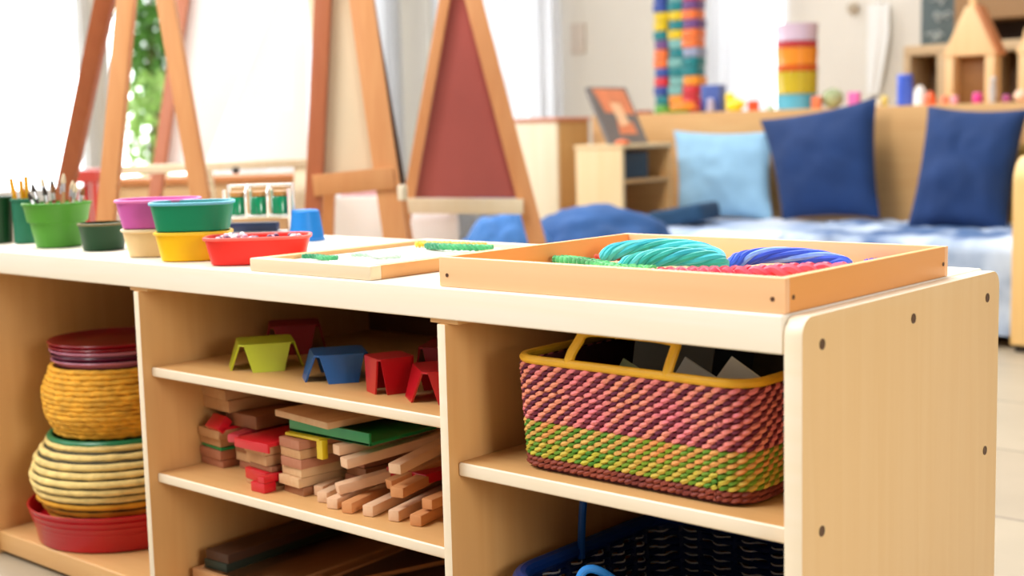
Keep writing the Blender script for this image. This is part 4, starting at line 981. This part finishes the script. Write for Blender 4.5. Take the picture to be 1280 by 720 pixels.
# mosaic tower
mt = thing('mosaic_tower', 'tall tower of many coloured plastic bricks on the bench ledge', 'toy tower', (-2.53, 3.6, LZ))
pal = {'B': (52, 78, 158), 'T': (20, 126, 134), 'R': (208, 48, 60), 'O': (240, 122, 62), 'Y': (222, 192, 20), 'S': (120, 178, 176), 'P': (110, 70, 130), 'G': (96, 170, 70), 'L': (150, 160, 190), 'A': (244, 152, 40)}
cname = {'B': 'blue', 'T': 'teal', 'R': 'red', 'O': 'orange', 'Y': 'yellow', 'S': 'pale teal', 'P': 'purple', 'G': 'green', 'L': 'lilac', 'A': 'amber'}
rows = ['GAG', 'TAR', 'BSR', 'RSA', 'BTT', 'OST', 'OTL', 'PSO', 'TYO', 'YTP', 'YYO', 'BTP', 'BSR', 'ROB', 'YSO', 'TAB']
x = -2.645
for j, row in enumerate(rows):
    for k, ch_ in enumerate(row):
        w = (.06, .068, .066)[k]; xx = x + (0, .066, .138)[k] + .004*math.sin(j*2.1+k); h0 = LZ + j*.037
        o = obj('brick', merge(box(xx, xx+w, 3.57+.006*(k % 2), 3.64, h0, h0+.0355, .004), cyl((xx+w*.5, 3.605, h0+.0355), .012, .0035, .001, 14)), gl('brick_%s' % ch_, pal[ch_]), mt)
        o['label'] = '%s brick' % cname[ch_]
c = led(892, 3.52); single('blue_box', xf(box(-.04, .04, -.03, .03, 0, .105, .004), tr(c, .1)), gl('periwinkle', (82, 106, 180)), 'periwinkle blue box beside the brick tower', 'toy box')
c = led(888, 3.46); single('toy_figure', xf(merge(cyl((0, 0, 0), .016, .03, .006), blob((0, 0, .04), .014, .014, .014, .02, n=3, flatten=False)), tr(c)), plain('pale_lilac', (200, 196, 224), .4), 'pale lilac toy figure before the periwinkle box', 'toy')
c = led(868, 3.44); single('toy_cup', lathe([(.02, 0), (.024, .002), (.028, .04), (.025, .04), (.02, .005), (.002, .005)], c, 24), gl('toy_crimson', (200, 40, 70)), 'crimson toy cup at the foot of the brick tower', 'toy cup')
c = led(846, 3.42); single('toy_dish', lathe([(.05, 0), (.06, .004), (.062, .012), (.058, .012), (.05, .006), (.002, .006)], c, 28), gl('toy_green', (120, 178, 60)), 'flat green toy dish in front of the brick tower', 'toy dish')
c = led(858, 3.42) + Vector((0, 0, .0125)); single('toy_block', prism([(-.05, 0), (.05, 0), (.034, .03), (-.03, .03)], 'y', -.02, .02, .003) and xf(prism([(-.05, 0), (.05, 0), (.034, .03), (-.03, .03)], 'y', -.02, .02, .003), tr(c)), gl('toy_amber', (242, 138, 40)), 'amber trapezoid block lying on the green dish', 'toy block')
c = led(806, 3.42); single('toy_block', xf(prism([(-.035, 0), (.035, 0), (.02, .015), (-.025, .016)], 'y', -.02, .02, .003), tr(c)), plain('toy_rust', (160, 84, 60), .5), 'rust brown wedge at the left end of the bench ledge', 'toy block')
c = led(918, 3.42); single('toy_duck', merge(blob(tuple(c+Vector((0, 0, .022))), .036, .026, .03, .04, 2, 1, 4), blob(tuple(c+Vector((-.018, -.004, .052))), .018, .018, .018, .02, 2, 2, 4, False), blob(tuple(c+Vector((.034, 0, .026))), .014, .01, .012, .03, 2, 3, 3, False)), gl('toy_yellow', (252, 222, 14)), 'bright yellow toy animal on the bench ledge', 'toy', sharp=70)
c = led(942, 3.42); single('toy_block', xf(box(-.019, .019, -.018, .018, 0, .038, .005), tr(c, .3)), gl('toy_vermilion', (242, 84, 36)), 'vermilion cube right of the yellow toy animal', 'toy block')
c = led(964, 3.42); single('toy_block', xf(box(-.014, .014, -.012, .012, 0, .014, .004), tr(c, .2)), plain('toy_mint', (176, 214, 184), .5), 'low mint green block before the rainbow stack', 'toy block')
# rainbow stack of cups
cs = led(996, 3.5); zz = LZ
def clear(name, rgb): return plain(name, rgb, .2, .05, 10, coat=.4)
for nm, rgb, h, r in (('sky blue', (92, 188, 222), .056, .075), ('olive yellow', (206, 184, 44), .083, .076), ('dark orange', (226, 96, 30), .02, .077), ('light orange', (244, 150, 44), .066, .076), ('deep red', (200, 56, 66), .022, .076), ('pale lilac', (220, 198, 218), .064, .077)):
    pr = [(r*.9, 0), (r*.97, .002), (r, h*.9), (r+.0015, h-.0012), (r-.002, h-.0006), (r*.9, h*.6), (r*.3, h*.5)]
    single('stacking_cup', lathe([(a_, b_) for a_, b_ in pr], (cs.x, cs.y, zz), 40), clear('cup_%s' % nm.replace(' ', '_'), rgb), '%s stacking cup in the round rainbow tower' % nm, 'stacking cup', 'stacking cups of the rainbow tower'); zz += h
c = led(1021, 3.43); single('toy_block', xf(box(-.017, .017, -.015, .015, 0, .045, .005), tr(c, .2)), gl('toy_coral', (240, 128, 84)), 'coral upright block right of the rainbow tower', 'toy block')
c = led(1041, 3.47); single('toy_ball', blob(tuple(c+Vector((0, 0, .036))), .038, .038, .036, .02, 3, 2, 4, False), plain('sage_ball', (172, 186, 140), .6, .3, 20), 'mottled sage green ball on the bench ledge', 'toy ball')
c = led(1068, 3.44); single('toy_block', xf(box(-.02, .02, -.015, .015, 0, .055, .005), tr(c, .1)), gl('toy_pink', (232, 112, 184)), 'pink upright block between the sage ball and the middle cushion', 'toy block')
c = led(1106, 3.45); single('toy_peg', cyl(c, .012, .038, .004, 20), plain('toy_lemon', (238, 214, 110), .4), 'lemon yellow peg left of the blue cylinder', 'toy peg')
c = led(1098, 3.43); single('toy_peg', cyl(c, .013, .026, .004, 20), plain('toy_cream', (246, 236, 206), .5), 'cream peg beside the lemon yellow one', 'toy peg')
c = led(1131, 3.46); single('toy_cylinder', cyl(c, .027, .108, .004, 32), gl('toy_ultramarine', (58, 96, 214)), 'tall ultramarine blue cylinder on the bench ledge', 'toy block')
c = led(1150, 3.46); single('toy_cone', lathe([(.022, 0), (.024, .003), (.02, .05), (.01, .066), (.001, .068)], c, 24), plain('toy_white', (244, 242, 238), .4), 'white rounded cone right of the blue cylinder', 'toy block')
c = led(1163, 3.43); single('toy_cone', lathe([(.02, 0), (.021, .003), (.016, .03), (.006, .046), (.001, .047)], c, 24), gl('toy_tangerine', (244, 98, 40)), 'tangerine cone beside the white one', 'toy block')
c = led(1181, 3.42); single('toy_peg', cyl(c, .013, .03, .004, 20), plain('toy_salmon', (240, 138, 104), .4), 'salmon peg before the left post of the toy house', 'toy peg')
c = led(1193, 3.42); single('toy_peg', cyl(c, .013, .028, .004, 20), plain('toy_rose', (238, 160, 180), .4), 'rose pink peg before the toy house', 'toy peg')
c = led(1222, 3.42); single('toy_peg', cyl(c, .016, .036, .005, 20), gl('toy_magenta', (228, 60, 150)), 'magenta peg in front of the toy house doorway', 'toy peg')
c = led(1258, 3.44); single('toy_peg', cyl(c, .013, .026, .004, 20), gl('toy_plum', (170, 70, 130)), 'plum peg right of the toy house', 'toy peg')
c = led(1276, 3.44); single('toy_ball', blob(tuple(c+Vector((0, 0, .02))), .022, .022, .02, .02, 3, 3, 4, False), plain('toy_peach', (246, 206, 180), .5), 'peach ball at the right edge of the bench ledge', 'toy ball')
# wooden toy house
HW = wood('toy_house_maple', (242, 204, 152), .92, 'z', .5)
hs = thing('toy_house', 'wooden toy house with a steep gable roof on the bench ledge', 'toy house', (-1.338, 3.61, LZ))
for x0, x1 in ((-1.427, -1.395), (-1.286, -1.252)): obj('post', box(x0, x1, 3.58, 3.64, LZ, LZ+.165, .004), HW, hs)
obj('gable', prism([(-1.435, LZ+.165), (-1.245, LZ+.165), (-1.325, LZ+.33), (-1.355, LZ+.33)], 'y', 3.575, 3.645, .004), HW, hs)
obj('roof_edge', beam(Vector((-1.238, 3.61, LZ+.165)), Vector((-1.318, 3.61, LZ+.335)), .075, .008, Vector((1, 0, .5))), wood('red_roof', (214, 140, 92), .9, 'z'), hs, 'reddish roof board')
obj('back_wall', box(-1.395, -1.286, 3.632, 3.64, LZ, LZ+.165, .001), wood('toy_house_inner', (150, 106, 60), .9, 'z'), hs)
obj('spire', box(-1.352, -1.33, 3.6, 3.62, LZ+.33, LZ+.5, .003), HW, hs)
hs2 = thing('toy_gate', 'wooden toy gate with two posts right of the toy house', 'toy house', (-1.17, 3.62, LZ))
for x0, x1 in ((-1.18, -1.15), (-1.075, -1.045)): obj('post', box(x0, x1, 3.6, 3.64, LZ, LZ+.16, .004), HW, hs2)
obj('lintel', box(-1.185, -1.04, 3.598, 3.642, LZ+.16, LZ+.19, .004), HW, hs2); obj('spire', prism([(-1.178, LZ+.19), (-1.148, LZ+.19), (-1.163, LZ+.25)], 'y', 3.61, 3.63, .002), HW, hs2)
c = led(1241, 3.5); single('toy_peg', lathe([(.012, 0), (.013, .05), (.01, .07), (.014, .08), (.001, .09)], c, 20), plain('toy_grey', (196, 192, 188), .4), 'light grey figure peg between toy house and toy gate', 'toy peg')

# ================================================================== ON THE BACK WALL
CUP = wood('wall_cupboard_oak', (214, 186, 146), .9, 'x', .6); NIC = wood('niche_brown', (112, 80, 50), .85, 'x', .6)
cup = thing('wall_shelf', 'wide wooden wall shelf with dark niches behind the toy house', 'shelf', (-.8, 4.3, 0))
X0, X1, Yf = -1.86, .3, 4.18
obj('carcass', [box(X0, X1, Yf, 4.385, 0, .60, .004), box(X0, X1, Yf, 4.385, .86, .9, .004), box(X0, X0+.03, Yf, 4.385, .6, .86, .003), box(-1.72, -1.66, Yf, 4.385, .6, .86, .003), box(-1.53, -1.5, Yf, 4.385, .6, .86, .003), box(-1.4, -1.36, Yf, 4.385, .6, .86, .003), box(-1.0, -.96, Yf, 4.385, .6, .86, .003)], CUP, cup)
obj('back_board', box(X0, X1, 4.37, 4.384, .6, .86, 0), NIC, cup, 'dark brown niche back')
up_ = thing('wall_cabinet', 'brown wall cabinet with an open niche at the upper right', 'cabinet', (-1.2, 4.3, .93))
obj('carcass', [box(-1.66, .3, 4.2, 4.385, .985, 1.5, .004), box(-1.66, -1.575, 4.2, 4.385, .905, .985, .002)], wood('brown_cabinet', (168, 132, 92), .9, 'x', .6), up_)
obj('niche_back', box(-1.575, .3, 4.37, 4.384, .905, .985, 0), plain('niche_dark', (58, 40, 28), .8), up_, 'dark open niche')
cbd = thing('chalkboard', 'small dark green chalkboard with chalk scribbles standing on the wall shelf', 'chalkboard', (-1.75, 4.3, .905))
obj('slate', box(-1.842, -1.668, 4.30, 4.312, .905, 1.2, .003), plain('slate_green', (92, 106, 108), .7, .12, 8), cbd)
CHK = plain('chalk', (176, 184, 182), .9)
def scr(px, py, w, seed, r=.007):
    r_ = random.Random(seed); a = P(px, py, 'y', 4.298); pts = []
    for k in range(9): pts.append(Vector((a.x+(k/8-.5)*w, 4.2985, a.z+r_.uniform(-.012, .014))))
    return tube(smooth_path(pts, 5), r*.55, 6)
obj('chalk_marks', [scr(1178, 18, .075, 1), scr(1176, 22, .06, 2), scr(1166, 42, .06, 3), scr(1172, 46, .05, 4), scr(1172, 2, .06, 5)], CHK, cbd, 'white chalk scribbles')
c0, c1 = P(1098, 5, 'y', 4.36), P(1092, 118, 'y', 4.36)
tw = thing('hanging_towel', 'bright white cloth hanging on the cream wall above the ledge', 'towel', (c0.x, 4.37, c1.z))
bm = bmesh.new(); rws = []
for j in range(15):
    t = j/14; z = c0.z+(c1.z-c0.z)*t; wd = .05*(1-.42*max(0, (t-.4)/.6)); cx = c0.x-.032*max(0, t-.35)
    rws.append([bm.verts.new((cx+wd*(2*i/16-1), 4.365+.003*math.sin(i*.6+t)*(.4+t), z)) for i in range(17)])
for j in range(14):
    for i in range(16): bm.faces.new((rws[j][i], rws[j][i+1], rws[j+1][i+1], rws[j+1][i])).smooth = True
bmesh.ops.recalc_face_normals(bm, faces=list(bm.faces)); bmesh.ops.solidify(bm, geom=list(bm.faces), thickness=.01); bmesh.ops.recalc_face_normals(bm, faces=list(bm.faces))
obj('cloth', bm, cloth('bright_white_towel', (250, 250, 246), .01, 5), tw)
obj('hook', tube(smooth_path([(c0.x, 4.398, c0.z+.01), (c0.x, 4.37, c0.z+.005), (c0.x, 4.355, c0.z+.012)]), .005, 8), CHROME, tw)
c = P(1066, 10, 'y', 4.385); single('coat_peg', xf(lathe([(.012, 0), (.026, .012), (.024, .024), (.01, .03), (.001, .031)], (0, 0, 0), 20), Matrix.Translation((c.x, 4.402, c.z)) @ Matrix.Rotation(PI/2, 4, 'X')), plain('tan_knob', (196, 180, 156), .6), 'round tan peg on the cream wall left of the hanging cloth', 'peg')
a0, a1 = P(713, 30, 'y', 4.39), P(731, 66, 'y', 4.39); single('wall_plate', box(a0.x, a1.x, 4.385, 4.399, a1.z, a0.z, .006), plain('beige_plate', (224, 210, 196), .5), 'small beige plate on the cream wall above the picture book', 'wall plate')
struct('baseboard_back', box(XL, 2.5, YB-.015, YB, 0, .08, .003), WFR)
struct('baseboard_left', box(XL, XL+.015, -4, YB-.015, 0, .08, .003), WFR)

# ================================================================== LIGHT
w = bpy.data.worlds.new('daylight'); SC.world = w; w.use_nodes = True
nt = w.node_tree; bg = nt.nodes['Background']; bg.inputs['Strength'].default_value = 1
# hazy sky: bright towards the low sun beyond the left windows, dimmer on the other side
tcw = nt.nodes.new('ShaderNodeTexCoord'); dot = nt.nodes.new('ShaderNodeVectorMath'); dot.operation = 'DOT_PRODUCT'
dot.inputs[1].default_value = Vector((-.86, .42, .3)).normalized()
crw = nt.nodes.new('ShaderNodeValToRGB'); mr = nt.nodes.new('ShaderNodeMapRange'); mr.inputs['From Min'].default_value = -1
nt.links.new(tcw.outputs['Generated'], dot.inputs[0]); nt.links.new(dot.outputs['Value'], mr.inputs['Value']); nt.links.new(mr.outputs['Result'], crw.inputs['Fac'])
e0_, e1_ = crw.color_ramp.elements; e0_.position = .52; e0_.color = (.15, .14, .125, 1); e1_.position = .97; e1_.color = (6.2, 6.2, 6.2, 1)
nt.links.new(crw.outputs['Color'], bg.inputs['Color'])
def area(name, loc, target, size, power, col=(1, 1, 1)):
    l = bpy.data.lights.new(name, 'AREA'); l.shape = 'RECTANGLE'; l.size, l.size_y = size; l.energy = power; l.color = col
    o = bpy.data.objects.new(name, l); COL.objects.link(o); o.location = loc
    o.rotation_euler = (Vector(target)-Vector(loc)).to_track_quat('-Z', 'Y').to_euler(); return o
area('window_light', (-1.5, -1.7, 2.9), (-.5, .1, .3), (1.5, 1.1), 72, (1, .98, .95))
area('side_fill', (2.9, -.85, 1.15), (-.2, .15, .25), (.9, .9), 50, (1, .97, .92))  # unseen fill added to light the side panel and the bay fronts
area('overhead_fill', (-1.5, .1, 2.55), (-2.2, 1.6, .5), (1.2, .6), 34, (1, .98, .95))  # unseen fill added to brighten the easel boards and legs
area('overhead_fill', (-1.7, 1.9, 2.55), (-1.7, 3.5, .6), (1.6, .5), 24, (1, .98, .95))  # unseen fill added to brighten the bench and back wall
SC.view_settings.view_transform = 'Standard'; SC.view_settings.look = 'None'; SC.view_settings.exposure = -.06; SC.view_settings.gamma = 1
SC.view_settings.use_curve_mapping = False
SC.cycles.use_denoising = True; SC.cycles.max_bounces = 8; SC.cycles.diffuse_bounces = 3
